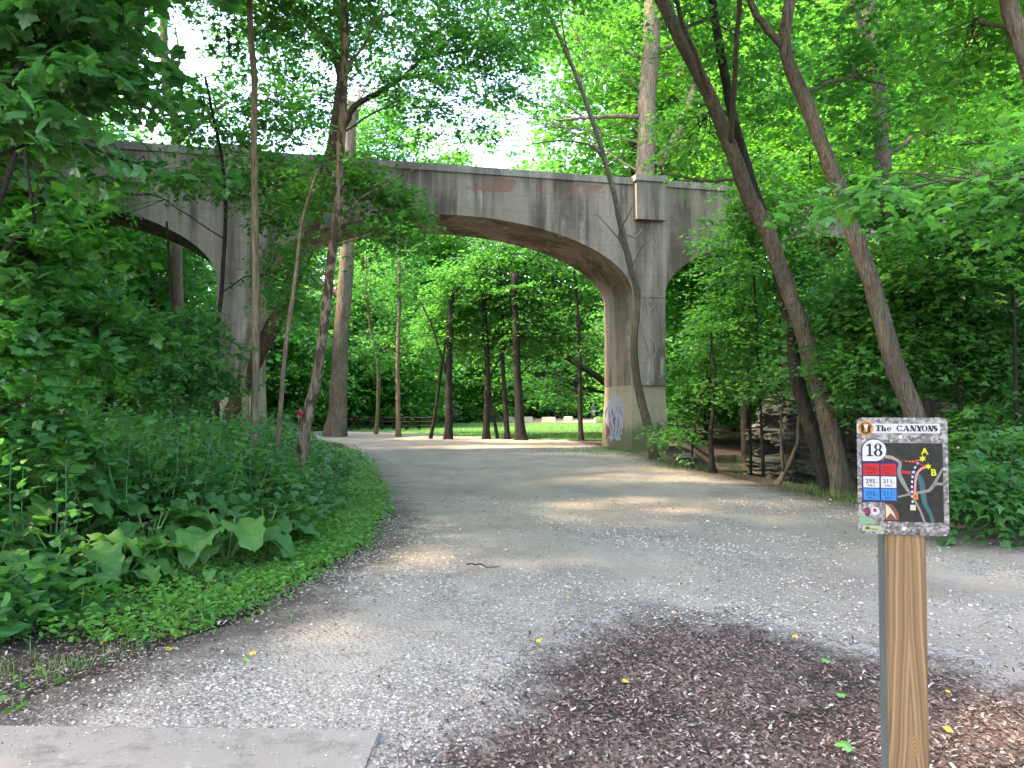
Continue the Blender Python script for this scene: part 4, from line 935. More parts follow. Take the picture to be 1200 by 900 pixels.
person(695, 88, 'distant person in a grey blue top and pale trousers standing before the dark slope', plain('grey blue cloth', (.16, .2, .32), .9), plain('pale cloth', (.5, .45, .4), .9), skn, hr2, 0, .05)
person(352, 54, 'person in a bright pink red shirt half hidden behind bank weeds by the fence', plain('pink red cloth', (.7, .015, .12), .9), plain('dark grey cloth', (.1, .1, .11), .9), skn, hr, 1.2, .2, 1.02)
# ------------------------------------------------------------------ the trees
# right bank: leaning trunks with their own layered crowns
RG = None
tree('big brown trunk leaning over the path, its base on the bank behind the sign', (988, 14.5), [(965, 470, 14.4), (940, 390, 14.3), (905, 290, 14.2), (870, 210, 14.1), (830, 110, 14), (775, 0, 14), (720, -110, 14), (700, -260, 14)], .175, .09, 'bark',
     [(720, -120, 13.5, 150, 80, 70), (850, -90, 15, 130, 80, 70), (690, -230, 14, 200, 90, 70), (860, 40, 15, 90, 60, 40), (640, -30, 15, 60, 40, 16)], 'maple_mid', high=[(.5, 9, 10.5, 2.4, 2.2, 1, 90), (2, 5.5, 9.5, 2.4, 2.2, 1, 80), (-1, 3, 9.5, 2.2, 2, 1, 80), (3.5, 9.5, 10.5, 2.2, 2, 1, 80)], limbs=[([(870, 210, 14.1), (830, 212, 14), (790, 205, 13.9), (770, 200, 13.9)], .035, .012), ([(905, 290, 14.2), (935, 270, 14.4), (955, 230, 14.5)], .03, .01)])  # high: extra leaves overhead, out of view, added to shade the path
tree('dark slim twin trunk close beside the big leaning trunk', (976, 15.2), [(950, 505, 15.2), (932, 430, 15.2), (926, 380, 15.2), (908, 300, 15.2), (890, 240, 15.2), (868, 170, 15.2), (850, 100, 15.2), (838, 10, 15.2), (830, -90, 15.2)], .15, .07, 'bark_dark',
     [(850, -60, 16, 110, 70, 50), (900, 100, 16.5, 80, 60, 46), (820, 150, 17, 60, 50, 30)], 'maple_mid')
tree('brown trunk that forks high up, right behind the sign panel', (1118, 11.5), [(1075, 500, 11.5), (1043, 410, 11.5), (1010, 300, 11.5), (985, 225, 11.5), (945, 120, 11.5), (920, 55, 11.5), (930, -10, 11.5), (940, -110, 11.5)], .165, .075, 'bark',
     [(960, -110, 12, 170, 80, 60), (1050, -30, 12.5, 120, 80, 60), (1040, 100, 13, 80, 60, 46), (880, -90, 11.5, 120, 60, 36)], 'maple_mid', limbs=[([(920, 58, 11.5), (900, 35, 11.4), (880, 5, 11.3), (862, -60, 11.2)], .06, .04)])
tree('straight grey brown trunk half covered by leaves behind the forking trunk', (1108, 17), [(1085, 480, 17), (1066, 400, 17), (1048, 300, 17), (1036, 200, 17), (1030, 110, 17), (1018, 0, 17), (1012, -120, 17)], .24, .13, 'bark',
     [(1010, -80, 17.5, 140, 80, 60), (1100, 40, 18, 100, 80, 70), (980, 60, 18.5, 80, 70, 50), (1120, 170, 18, 90, 70, 60)], 'maple_light', limbs=[([(1034, 160, 17), (1020, 60, 16.8), (1000, 0, 16.6), (990, -60, 16.5)], .1, .07)])
tree('trunk crossing the upper corner of the picture above the sign', (1330, 9.0), [(1300, 420, 9), (1255, 250, 9), (1200, 60, 9), (1180, -20, 9), (1160, -140, 9)], .16, .08, 'bark',
     [(1210, -60, 9.5, 160, 90, 60), (1150, 60, 10.5, 90, 60, 36), (1260, 230, 10, 110, 120, 50), (1100, -120, 9.5, 150, 60, 40)], 'maple_light', .14)
tree('small forked sapling with a bent base at the creek bank', (903, 16.6), [(922, 548, 16.6), (934, 520, 16.6), (936, 495, 16.6), (945, 440, 16.8)], .055, .02, 'bark',
     [(930, 440, 17, 50, 30, 22), (965, 462, 17, 36, 20, 10)], 'maple_dark', .12, limbs=[([(918, 552, 16.6), (915, 510, 16.6), (917, 460, 16.7)], .035, .015)])
tree('thin dark sapling with a wavy stem between pier and cliff', (835, 19.5), [(833, 510, 19.5), (838, 450, 19.6), (832, 380, 19.8)], .075, .03, 'bark_dark', [(855, 390, 20, 50, 50, 46), (835, 455, 19.5, 30, 16, 9)], 'maple_mid', .13)
tree('very thin leaning sapling just right of the bridge pier', (811, 20.5), [(812, 515, 20.5), (822, 470, 20.6), (835, 400, 20.8)], .035, .015, 'bark_dark', [(802, 505, 20.5, 22, 16, 10), (822, 425, 21, 34, 26, 16), (780, 505, 21.5, 20, 14, 8)], 'maple_mid', .13)
# layered young maples that screen the right bank
R2 = 'leafy young maples on the right bank'
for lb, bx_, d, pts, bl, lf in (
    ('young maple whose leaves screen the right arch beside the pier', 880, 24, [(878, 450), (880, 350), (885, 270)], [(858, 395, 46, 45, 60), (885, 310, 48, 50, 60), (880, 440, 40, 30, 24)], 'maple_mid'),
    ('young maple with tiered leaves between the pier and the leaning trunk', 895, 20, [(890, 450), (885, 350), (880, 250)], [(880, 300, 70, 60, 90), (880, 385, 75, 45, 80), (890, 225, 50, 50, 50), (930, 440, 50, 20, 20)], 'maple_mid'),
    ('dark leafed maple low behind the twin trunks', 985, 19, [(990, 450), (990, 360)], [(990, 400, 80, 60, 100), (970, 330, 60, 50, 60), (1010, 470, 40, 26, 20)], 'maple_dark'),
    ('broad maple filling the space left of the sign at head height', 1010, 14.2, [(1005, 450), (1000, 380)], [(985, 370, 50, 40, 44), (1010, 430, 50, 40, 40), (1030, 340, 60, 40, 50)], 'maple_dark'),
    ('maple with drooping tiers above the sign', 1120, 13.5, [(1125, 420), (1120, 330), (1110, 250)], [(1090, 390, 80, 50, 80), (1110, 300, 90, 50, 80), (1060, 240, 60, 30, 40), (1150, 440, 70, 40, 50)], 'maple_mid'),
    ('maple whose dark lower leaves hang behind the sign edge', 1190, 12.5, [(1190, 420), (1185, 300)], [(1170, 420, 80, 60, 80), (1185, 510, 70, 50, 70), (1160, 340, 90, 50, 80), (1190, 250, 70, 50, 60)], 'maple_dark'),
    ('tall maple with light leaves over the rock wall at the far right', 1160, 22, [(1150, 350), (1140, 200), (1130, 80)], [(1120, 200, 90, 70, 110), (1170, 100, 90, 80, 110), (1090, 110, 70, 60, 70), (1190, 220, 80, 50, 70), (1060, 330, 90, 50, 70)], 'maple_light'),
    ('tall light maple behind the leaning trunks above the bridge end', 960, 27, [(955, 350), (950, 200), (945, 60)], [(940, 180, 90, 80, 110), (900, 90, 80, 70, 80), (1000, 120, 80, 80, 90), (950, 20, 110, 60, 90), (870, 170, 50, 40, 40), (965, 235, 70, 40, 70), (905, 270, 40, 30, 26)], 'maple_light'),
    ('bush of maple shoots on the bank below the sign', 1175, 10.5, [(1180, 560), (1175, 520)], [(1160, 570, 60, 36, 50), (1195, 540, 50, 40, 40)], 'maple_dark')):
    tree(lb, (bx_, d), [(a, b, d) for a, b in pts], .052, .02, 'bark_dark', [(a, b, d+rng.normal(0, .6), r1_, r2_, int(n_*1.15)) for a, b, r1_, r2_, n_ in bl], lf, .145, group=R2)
tree('leafy maple branch tree overhanging the right bank with large pale leaves', (1300, 7.5), [(1290, 300, 7.4), (1230, 220, 7.2)], .06, .03, 'bark', [(1030, 225, 6.6, 60, 14, 4), (1120, 220, 7.4, 90, 30, 8), (1200, 200, 7.4, 60, 50, 10)], 'maple_mid', .14, MAPLE, 18, .7, .34)

# slim trees before the bridge
tree('slim leaning tree crossing in front of the right bridge pier', (769, 24.5), [(757, 490, 24.4), (743, 425, 24.3), (746, 350, 24.3), (738, 310, 24.2), (722, 240, 24.1), (700, 160, 24), (672, 80, 24), (635, 0, 24), (600, -80, 24)], .15, .035, 'bark_mid',
     [(660, 20, 24, 70, 40, 34), (600, 10, 23, 70, 45, 40), (700, -50, 23, 110, 50, 50), (690, 70, 25, 40, 25, 10)], 'maple_mid', .14, flare=1.2, limbs=[([(735, 300, 24.2), (725, 275, 24), (735, 255, 23.8), (742, 240, 23.7)], .035, .012), ([(733, 290, 24.2), (715, 268, 24.4), (698, 250, 24.6)], .03, .01), ([(740, 315, 24.2), (752, 290, 24), (765, 280, 23.9)], .025, .008), ([(712, 190, 24), (690, 170, 24.3), (650, 165, 24.6), (605, 172, 25)], .045, .012), ([(690, 130, 24), (665, 60, 24), (655, 0, 24)], .05, .02), ([(712, 195, 24), (735, 178, 24), (760, 165, 23.8)], .03, .008)])
tree('straight thin pale trunk standing in the undergrowth before the bridge', (297, 14), [(299, 420, 14), (300, 300, 14), (298, 180, 14), (299, 100, 14), (292, 20, 14), (290, -100, 14)], .075, .05, 'bark_pale',
     [(310, -40, 14, 80, 40, 26), (265, 20, 14.5, 24, 30, 7), (330, 20, 15, 60, 40, 22)], 'maple_dark', flare=1.25, high=[(-5.5, 13, 11.5, 2.6, 2.6, 1.3, 110), (-8.5, 12, 10.5, 2.6, 2.6, 1.4, 110), (-6.5, 16.5, 13, 2.6, 2.4, 1.3, 120), (-4, 12.5, 10.8, 2.4, 2.2, 1.1, 110), (-9, 15, 12, 2.6, 2.4, 1.3, 110)])  # high: unseen crown masses added to block sun over bank and path
tree('short slanting pale sapling between two pale trunks', (322, 14.3), [(333, 420, 14.3), (346, 330, 14.3), (354, 260, 14.4), (372, 200, 14.5)], .05, .03, 'bark_pale', [(375, 215, 15, 50, 34, 26)], 'maple_mid', .13, flare=1.1)
tree('flaking tan and brown trunk curving up at the edge of the bank', (349, 13.8), [(360, 490, 13.8), (372, 440, 13.8), (385, 340, 13.8), (396, 240, 13.8), (401, 150, 13.8), (404, 60, 13.8), (402, -30, 13.8), (400, -120, 13.8)], .105, .055, 'bark_flaky',
     [(400, -70, 14, 110, 50, 40), (440, 10, 14.5, 70, 40, 26), (470, 245, 14.5, 34, 34, 26), (430, 215, 14.5, 50, 34, 30), (445, 275, 14, 40, 18, 14)], 'maple_mid', .13, flare=1.2, high=[(-3.5, 11.5, 10.2, 2.6, 2.4, 1.2, 110), (-1.5, 13, 11.5, 2.4, 2.2, 1.1, 80), (-5, 9.5, 9.5, 2.4, 2, 1.2, 100), (.8, 10.5, 10.6, 2.4, 2.2, 1.1, 90), (-1, 15.5, 12.6, 2.5, 2.3, 1.1, 90), (-3.5, 17.5, 13.8, 2.5, 2.3, 1.2, 100), (.5, 18.5, 14.5, 2.4, 2.2, 1.1, 80), (-2.5, 14, 12, 2.4, 2.2, 1, 90), (2.2, 13, 12, 2.4, 2.2, 1.1, 90), (-.5, 20.5, 15.6, 2.6, 2.2, 1.1, 90)],  # high: leaf masses above the view, added as a sun screen
     limbs=[([(392, 270, 13.8), (420, 235, 13.9), (455, 215, 14), (500, 190, 14.2)], .03, .008), ([(403, 80, 13.8), (425, 55, 13.8), (450, 10, 13.8)], .03, .015)])
tree('dark trunk leaning steeply across the left bridge pier and forking above', (262, 22), [(285, 450, 22), (325, 370, 22), (362, 285, 22), (384, 200, 22), (397, 125, 22), (398, 75, 22), (365, 30, 22), (335, 0, 22), (310, -60, 22)], .27, .10, 'bark_red',
     [(470, 60, 22, 75, 60, 80), (560, 40, 22, 65, 45, 90), (520, 115, 21.5, 80, 50, 60), (590, 90, 22, 40, 50, 34), (400, 20, 22, 70, 50, 60), (330, 60, 22.5, 60, 50, 44), (420, -60, 22, 130, 50, 90), (580, -20, 22, 110, 40, 80), (350, 120, 23, 50, 45, 36)], 'maple_mid', .14, high=[(-9, 20, 15.5, 3, 2.8, 1.6, 120), (-12, 23, 15, 3, 2.8, 1.8, 120), (-6, 21, 16.2, 3, 2.8, 1.4, 110), (-13, 19, 13, 2.8, 2.6, 1.6, 100), (-9, 25, 18.3, 3, 2.8, 1.5, 110), (-12.5, 28, 19, 3.2, 3, 1.7, 110), (-6, 26.5, 19, 3, 2.8, 1.4, 100), (-16, 25, 17, 3, 2.8, 1.8, 100), (-8, 29.5, 20.5, 3, 2.6, 1.5, 110), (-4, 24, 17.6, 2.8, 2.4, 1.1, 90), (-12, 32.5, 20, 3.2, 2.8, 1.8, 110)], auto=True, limb_r=.2,  # high: unseen canopy added to shade the path before the bridge
     limbs=[([(386, 190, 22), (410, 133, 22), (435, 113, 22), (473, 90, 22), (500, 67, 22), (545, 58, 22), (580, 40, 22)], .13, .02), ([(398, 85, 22), (402, 50, 22), (395, 0, 22), (390, -60, 22)], .1, .05), ([(473, 90, 22), (500, 88, 21.8), (525, 95, 21.6)], .05, .01), ([(500, 67, 22), (512, 45, 22), (520, 30, 22)], .04, .012)])
tree('broken leaning dead limb stub at the foot of the left pier', (286, 21), [(288, 480, 21), (284, 440, 21.3), (300, 390, 21.6), (330, 350, 22)], .12, .05, 'bark_pale', [], name='dead_tree', flare=1.1)
# left side maples that screen the left arch
R3 = 'leafy maples screening the left side of the bridge'
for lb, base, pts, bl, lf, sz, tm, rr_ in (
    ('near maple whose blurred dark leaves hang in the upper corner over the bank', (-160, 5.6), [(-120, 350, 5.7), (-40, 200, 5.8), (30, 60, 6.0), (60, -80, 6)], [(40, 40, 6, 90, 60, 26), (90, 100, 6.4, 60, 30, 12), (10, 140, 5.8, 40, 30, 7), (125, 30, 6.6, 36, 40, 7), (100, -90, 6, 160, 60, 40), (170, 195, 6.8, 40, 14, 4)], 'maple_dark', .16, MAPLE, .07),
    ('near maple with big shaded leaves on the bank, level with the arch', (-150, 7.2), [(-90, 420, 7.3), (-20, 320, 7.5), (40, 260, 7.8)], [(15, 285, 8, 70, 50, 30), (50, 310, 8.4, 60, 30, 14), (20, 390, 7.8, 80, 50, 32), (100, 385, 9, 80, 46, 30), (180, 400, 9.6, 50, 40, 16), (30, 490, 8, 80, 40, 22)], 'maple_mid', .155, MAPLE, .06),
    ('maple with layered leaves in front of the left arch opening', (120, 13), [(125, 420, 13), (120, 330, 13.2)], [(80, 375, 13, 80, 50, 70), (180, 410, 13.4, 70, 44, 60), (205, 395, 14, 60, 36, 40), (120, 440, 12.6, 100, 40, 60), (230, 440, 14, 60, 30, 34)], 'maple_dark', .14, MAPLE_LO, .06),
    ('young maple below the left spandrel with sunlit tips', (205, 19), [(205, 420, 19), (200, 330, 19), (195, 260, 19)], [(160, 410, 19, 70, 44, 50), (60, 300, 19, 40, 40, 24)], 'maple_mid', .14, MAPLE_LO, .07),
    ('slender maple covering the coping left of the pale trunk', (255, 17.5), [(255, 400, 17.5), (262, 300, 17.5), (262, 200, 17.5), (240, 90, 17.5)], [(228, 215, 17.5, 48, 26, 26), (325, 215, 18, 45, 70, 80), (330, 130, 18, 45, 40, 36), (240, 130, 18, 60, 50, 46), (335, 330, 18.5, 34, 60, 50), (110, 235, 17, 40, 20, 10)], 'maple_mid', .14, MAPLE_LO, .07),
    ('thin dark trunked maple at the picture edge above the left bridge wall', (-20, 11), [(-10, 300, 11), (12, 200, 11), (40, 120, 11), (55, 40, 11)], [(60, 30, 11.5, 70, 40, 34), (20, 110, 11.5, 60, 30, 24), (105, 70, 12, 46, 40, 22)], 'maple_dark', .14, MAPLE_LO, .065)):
    shade_hi = {-160: [(-4, 1.5, 8.6, 2.2, 2, 1, 100), (-7, 2.5, 8.6, 2.2, 2, 1.1, 100), (-2.2, 4.6, 9.2, 2.2, 2, 1, 110), (-5, 5, 9, 2.2, 2, 1, 110), (-8, 5, 8.5, 2.2, 2, 1.1, 90), (-1.2, 8, 9.8, 2.2, 2, 1, 100), (-4, 8, 9.6, 2.2, 2, 1, 110), (-9.5, 2, 9, 2.4, 2.2, 1.2, 90), (-5.8, 8.3, 10.7, 2.4, 2, .9, 100), (-2.8, 9.6, 10.9, 2.2, 2, .9, 90), (-8.5, 4, 10.2, 2.4, 2, .9, 90), (-6, 4.6, 10.5, 2.4, 2, .9, 90), (-6.5, 7.5, 7.6, 2.4, 2.2, 1.2, 110), (-8.5, 10, 9, 2.6, 2.4, 1.3, 120), (-10.5, 8, 8, 2.4, 2.4, 1.4, 90)], -150: [(-11, 12, 9.5, 2.6, 2.4, 1.4, 110), (-8, 13.5, 9.2, 2, 1.8, 1.0, 70), (-13, 15, 10, 2.6, 2.4, 1.6, 100)]}.get(base[0], ())  # added canopy above the view that shades the near ground
    tree(lb, base, pts, rr_, rr_*.4, 'bark_dark', high=shade_hi, tilt=.45, blobs=[(a, b, c_, r1_, r2_, max(3, int(n_*(.62 if tm is MAPLE else .9)))) for a, b, c_, r1_, r2_, n_ in bl], leaf=lf, size=sz, t=tm, group=R3)

# behind the bridge
tree('thick pale trunk of the big tree rising just behind the bridge above the pier', (752, 39), [(755, 330, 39), (757, 205, 39), (760, 120, 39), (764, 40, 39), (768, -80, 39)], .58, .40, 'bark_big',
     [(700, 60, 39, 60, 50, 60), (830, 80, 40, 70, 60, 90), (760, -40, 39, 140, 60, 120), (820, 170, 41, 60, 40, 60), (610, 50, 41, 50, 40, 40), (600, 150, 42, 70, 30, 40), (520, 165, 42, 60, 30, 30), (690, 160, 42, 50, 30, 40), (650, 100, 41, 40, 30, 24)], 'maple_light', .2, limb_r=.11, limbs=[([(770, 195, 39), (790, 165, 38.8), (803, 135, 38.6), (815, 95, 38.5)], .3, .14), ([(752, 137, 39), (720, 136, 38.6), (685, 138, 38.3), (650, 141, 38)], .14, .05), ([(685, 138, 38.3), (660, 120, 38), (640, 100, 37.8)], .06, .02), ([(762, 70, 39), (790, 50, 39), (812, 30, 39)], .16, .06)])
tree('grey trunk rising behind the left bridge wall against the sky', (208, 33), [(207, 330, 33), (206, 160, 33), (196, 110, 33), (192, 30, 33), (190, -60, 33)], .3, .14, 'bark_pale',
     [(250, 130, 34, 50, 36, 40), (300, 60, 34, 60, 50, 50), (120, 60, 34, 40, 40, 26), (250, -40, 33, 60, 40, 30)], 'maple_mid', .2, limbs=[([(206, 165, 33), (225, 150, 33), (250, 132, 33), (268, 118, 33)], .16, .06), ([(196, 105, 33), (210, 70, 33), (205, 30, 33)], .08, .03)])
tree('thick straight pale trunk beside the fence on the crest of the path', (394, 45), [(398, 420, 45), (404, 340, 45), (408, 250, 45), (410, 120, 45)], .5, .36, 'bark_big', [(400, 230, 46, 60, 40, 40), (420, 100, 46, 90, 60, 70), (360, 340, 47, 40, 50, 40)], 'maple_mid', .2)
BG = 'slim trees standing along the lawn edge beyond the arch'
for lb, base, pts, r, bark, bl, lf in (
    ('pale thin trunk beside the fence, slightly leaning', (441, 50), [(443, 430), (432, 370), (428, 300)], .13, 'bark_pale', [(440, 330, 40, 45, 50)], 'far_leaf'),
    ('slim straight tan trunk at the lawn corner', (467, 45), [(466, 420), (468, 330), (468, 280)], .15, 'bark_pale', [(470, 320, 36, 50, 50), (455, 410, 36, 24, 30)], 'far_leaf'),
    ('thin greenish trunk leaning just left of the dark short trunk', (504, 42), [(512, 470), (519, 420), (526, 380)], .1, 'bark_dark', [(520, 370, 36, 30, 40)], 'far_leaf'),
    ('dark trunk with a broken stubby top at the lawn edge', (526, 41), [(526, 450), (527, 400), (530, 340)], .22, 'bark_dark', [(535, 340, 40, 40, 50), (520, 390, 36, 22, 30)], 'far_leaf'),
    ('dark forked trunk with a slanting second stem before the lawn', (569, 41), [(571, 460), (570, 410), (566, 340)], .19, 'bark_dark', [(560, 340, 44, 45, 70), (585, 300, 36, 36, 40), (560, 395, 40, 22, 34)], 'maple_mid'),
    ('straight dark slim trunk between the forked trunk and the thick dark trunk', (595, 41), [(590, 440), (588, 380), (587, 300)], .14, 'bark_dark', [(590, 330, 40, 45, 60), (598, 405, 40, 22, 34)], 'maple_mid'),
    ('thick straight dark trunk before the lawn', (611, 40), [(607, 450), (605, 400), (603, 320)], .25, 'bark_dark', [(620, 350, 44, 34, 60), (640, 300, 40, 40, 60), (625, 390, 40, 20, 30)], 'maple_mid'),
    ('lone thin dark trunk on the lawn edge close to the pier', (681, 39.5), [(679, 430), (677, 370), (672, 310)], .13, 'bark_dark', [(680, 340, 34, 36, 40), (675, 400, 34, 20, 26)], 'far_leaf')):
    lm = []
    if base[0] == 569: lm = [([(583, 514, 41), (577, 480, 41), (570, 440, 41)], .1, .08), ([(571, 450, 41), (585, 420, 41), (600, 390, 41)], .06, .03)]
    if base[0] == 526: lm = [([(524, 440, 41), (505, 380, 41), (490, 350, 41)], .09, .03)]
    if base[0] == 611: lm = [([(607, 440, 40), (625, 425, 40), (645, 415, 40)], .05, .02)]
    if base[0] == 681: lm = [([(678, 380, 39.5), (690, 365, 39.5), (705, 350, 39.5)], .05, .02)]
    tree(lb, base, [(a, b, base[1]) for a, b in pts], r, r*.6, bark, [(a, b, base[1]+1, r1_, r2_, int(n_*1.5)) for a, b, r1_, r2_, n_ in bl], lf, .2, MAPLE_LO, 24, 1.2, .6, group=BG, limbs=lm, flare=1.2, name='slim_tree')
tree('dark tree leaning out from behind the right pier over the lawn', (748, 48), [(735, 470, 47), (712, 450, 46), (690, 434, 46), (655, 412, 46), (632, 380, 46)], .32, .1, 'bark_dark', [(640, 440, 48, 55, 24, 50), (690, 410, 48, 40, 30, 50), (625, 380, 46, 45, 30, 40), (660, 465, 50, 50, 14, 30)], 'far_leaf', .22, k=24, L=1.2, W=.6)

# far wood and added shade trees: three crown types copied many times
FG = 'trees of the wood beyond the bridge and lawn'
def far_proto(h, w, n, lf, lsz, lo):
    root = thing('woodland_tree', (0, 0, 0), None, 'tree', FG)
    q = smooth_line([(0, 0, -.4), (rng.normal(0, .2), 0, h*.4), (rng.normal(0, .4), 0, h*.85)], .8); tb = MB(); tb.tube(q, np.linspace(.26, .07, len(q)), 7, True, .05); tb.build('trunk', M['bark_dark'], root, True)
    lf_ = MB()
    for i in range(n):
        z = h*(lo+(1-lo)*(i+.5)/n); f = max(.15, math.sin(np.pi*np.clip(((z/h-lo)/(1-lo)*.85+.12), 0, 1)))**.6
        a = rng.random()*6.28; rr = w*f*rng.uniform(.15, 1.0)
        c = np.array([[rr*math.cos(a), rr*math.sin(a), z+rng.normal(0, .4)]]); m = 5
        cen = c+rng.normal(0, 1, (m, 3))*[.9, .9, .45]
        sprays(lf_, cen, (cen*[1, 1, 0]+rng.normal(0, .5, (m, 3)))*[1, 1, .3], 1.5, .75, 15, lsz, FAR, .3, .4)
    lf_.build('crown', M[lf], root)
    return root
fp = [far_proto(18, 5.2, 260, 'far_leaf', .36, .1), far_proto(21, 5, 260, 'maple_light', .36, .15), far_proto(14, 5.0, 240, 'far_leaf', .34, .05), far_proto(8, 3.8, 170, 'far_leaf', .3, .0), far_proto(30, 5.5, 300, 'maple_light', .34, .35), far_proto(28, 5.5, 300, 'maple_mid', .34, .35)]
far = [(-18, 17, 1, 1.1), (-17, 22, 1, 1.15), (-19, 12, 1, 1), (-26, 33, 1, 1.1), (-22, 26, 1, 1.1), (-30, 64, 0), (-21, 66, 1), (-13, 70, 2), (-24, 78, 1), (-15, 82, 0), (-7, 86, 1), (-1, 92, 0), (5, 93, 2), (11, 92, 1), (17, 90, 0), (23, 84, 1), (26, 72, 2), (19, 66, 0), (-38, 70, 1), (-4, 104, 1), (9, 106, 0), (-18, 98, 1), (24, 102, 0), (-34, 92, 0), (36, 90, 1),  # leading entries stand left of the view, added to shade the path
       (-24, 52, 2), (-21, 45, 2), (-27, 40, 1), (-17, 58, 3), (-9, 78, 3), (14, 55, 0), (22, 52, 1), (30, 58, 0), (13, 74, 2), (20, 44, 2), (28, 42, 1), (17, 38, 3), (24, 34, 0), (34, 47, 0), (-36, 54, 0), (-31, 33, 1), (-23, 31, 3), (11, 64, 3), (-46, 80, 1), (-7, 86, 4, 1.3), (5, 88, 5, 1.35), (-15, 85, 5, 1.25), (-13, 76, 3), (-3, 80, 3), (-10, 68, 3), (-16, 64, 3), (-20, 60, 2), (1, 96, 2), (14, 96, 1), (8, 98, 2), (-11, 92, 2), (-6, 95, 0), (17, 84, 3), (21, 78, 2), (-21, 72, 0), (12, 110, 1), (2, 112, 0), (-10, 112, 1), (-20, 110, 0), (22, 116, 1), (30, 70, 1), (36, 66, 0), (-30, 46, 2), (-38, 42, 0), (-40, 60, 1), (46, 74, 0), (-31, 52, 4), (7.5, 50, 5), (14, 46, 4), (19, 52, 5), (25, 47, 4), (31, 50, 5), (11, 58, 4), (-3.5, 100, 5), (-14, 100, 4), (3, 108, 4), (-9, 108, 4), (-27, 34, 4), (17, 37, 5), (23, 40, 4), (36, 40, 5), (-50, 60, 0), (42, 60, 1)]
lbl = ['leafy tree in the mass of woodland beyond the bridge, its crown merging with its neighbours']  # also carried by the added shade trees left of the view
for i, (x, y, k_, *sc_) in enumerate(far):
    g = (x, y, float(gz(x, y))); first = [f for f in fp if 'label' not in f.keys()]
    if 'label' not in fp[k_].keys():
        o = fp[k_]; o.location = g; o['label'] = lbl[0]
    else: dup(fp[k_], g, random.random()*6.28, sc_[0] if sc_ else random.uniform(.85, 1.2), lbl[0], FG)

# ------------------------------------------------------------------ fallen leaves and twigs one can count
def fallen(px, py, label, mat='yellow_leaf', sz=.05, cat='leaf', tmpl=MAPLE, dz=.03):
    y = HCAM*900/(py-480); x = (px-600)/900*y; z = max(float(gz(x, y)), .05 if in_mulch(np.array([x]), np.array([y]))[0] < 1 else 0)+dz
    q = MB(); a = rng.random()*6.28
    leaf_cloud(q, np.zeros((1, 3)), np.array([[math.cos(a), math.sin(a), .1]]), unit(np.array([[rng.normal(0, .2), -.25, 1.]])), sz, tmpl)
    o = q.build('fallen_leaf', M[mat]); o.location = (x, y, z); tag(o, label, cat, 'fallen leaves on the ground')
for px, py, lb, mt, s in ((129, 751, 'curled yellow leaf on the soil nearest the seedlings', 'yellow_leaf', .055), (208, 747, 'yellow leaf lying at the gravel edge below the bank', 'yellow_leaf', .07), (199, 762, 'thin yellow leaf just below another at the gravel edge', 'yellow_leaf', .05), (301, 765, 'yellow leaf on pale gravel away from the bank', 'yellow_leaf', .06), (294, 772, 'greenish yellow leaf touching another on pale gravel', 'green_leaf', .05),
                          (634, 761, 'orange yellow leaf at the border of gravel and mulch', 'yellow_leaf', .05), (729, 808, 'bright yellow leaf in the middle of the mulch', 'yellow_leaf', .04), (928, 757, 'small yellow leaf between mulch and gravel near the post', 'yellow_leaf', .05), (968, 788, 'pale green leaf lying on the mulch left of the post', 'green_leaf', .07), (1105, 866, 'yellow leaf on the mulch right of the post', 'yellow_leaf', .045), (1107, 824, 'tiny yellow leaf behind the post on dark soil', 'yellow_leaf', .03),
                          (982, 890, 'large bright green leaf at the foot of the post', 'green_leaf', .09), (790, 727, 'small yellow leaf on the upper edge of the mulch', 'yellow_leaf', .03), (985, 828, 'green leaf on the mulch close to the post side', 'green_leaf', .05), (665, 702, 'yellow leaf on open gravel beyond the mulch', 'yellow_leaf', .04)):
    fallen(px, py, lb, mt, s)
def stick(pts, r, label):
    q = []
    for px, py in pts:
        y = HCAM*900/(py-480); q.append(((px-600)/900*y, y, .075))
    l = smooth_line(q, .04); l = l+rng.normal(0, .006, l.shape); b = l[0].copy()
    v = MB(); v.tube(l, np.linspace(r, r*.5, len(l)), 6); tag(v.build('fallen_twig', M['twig'], None, True, b), label, 'twig', 'fallen twigs'); bpy.context.scene.objects[-1] if False else None
    o = [x for x in C.objects if x.name.startswith('fallen_twig')][-1]; o.location = b
stick([(915, 853), (960, 843), (990, 838), (1018, 832)], .007, 'long pale twig lying on the mulch toward the post')
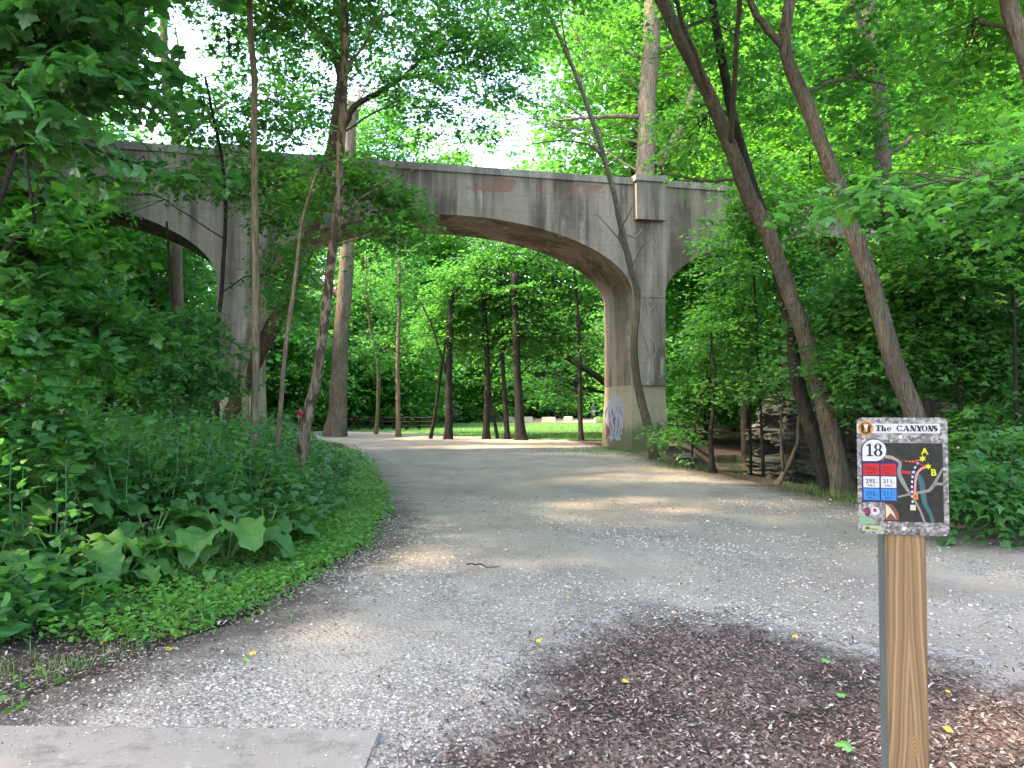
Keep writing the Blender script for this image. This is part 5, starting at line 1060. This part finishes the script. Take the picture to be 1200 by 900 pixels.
stick([(950, 836), (966, 846), (980, 856)], .006, 'short twig crossing the long twig on the mulch')
stick([(1085, 842), (1115, 846)], .008, 'grey stick on dark soil right of the post')
stick([(965, 790), (990, 810), (1008, 830)], .005, 'thin bent twig behind the post')
stick([(548, 668), (585, 672)], .009, 'dark twig on the open gravel path')

# ------------------------------------------------------------------ light, sky, camera
w = bpy.data.worlds.new('World'); SC.world = w; w.use_nodes = True
nt = w.node_tree; bg = nt.nodes['Background']
sky = nt.nodes.new('ShaderNodeTexSky'); sky.sky_type = 'NISHITA'; sky.sun_disc = False
EL, AZ = R(52), R(-98)
sky.sun_elevation = EL; sky.sun_rotation = AZ; sky.air_density = 1.0; sky.dust_density = 1.6; sky.ozone_density = 1.0
nt.links.new(sky.outputs[0], bg.inputs[0]); bg.inputs[1].default_value = .15
sd = bpy.data.lights.new('sun', 'SUN'); sd.energy = 1.65; sd.angle = R(3); sd.color = (1, .88, .68)
so = bpy.data.objects.new('sun', sd); C.objects.link(so)
t = Vector((math.sin(AZ)*math.cos(EL), math.cos(AZ)*math.cos(EL), math.sin(EL))); so.rotation_euler = t.to_track_quat('Z', 'Y').to_euler(); so.location = t*60
cd = bpy.data.cameras.new('camera'); cd.sensor_width = 36; cd.lens = 27; cd.clip_start = .05; cd.clip_end = 2000
co = bpy.data.objects.new('camera', cd); C.objects.link(co); co.location = (0, 0, HCAM); co.rotation_euler = (R(90)+PITCH, 0, 0); SC.camera = co
vs = SC.view_settings; vs.view_transform = 'Standard'; vs.look = 'None'; vs.exposure = 3.45; vs.use_white_balance = True; vs.white_balance_temperature = 7600; vs.gamma = 1; vs.use_curve_mapping = False
SC.render.engine = 'CYCLES'; cy = SC.cycles
cy.max_bounces = 7; cy.diffuse_bounces = 4; cy.glossy_bounces = 2; cy.transmission_bounces = 4; cy.transparent_max_bounces = 4; cy.caustics_reflective = cy.caustics_refractive = False
cy.use_denoising = True; cy.denoiser = 'OPENIMAGEDENOISE'; cy.sample_clamp_indirect = 6
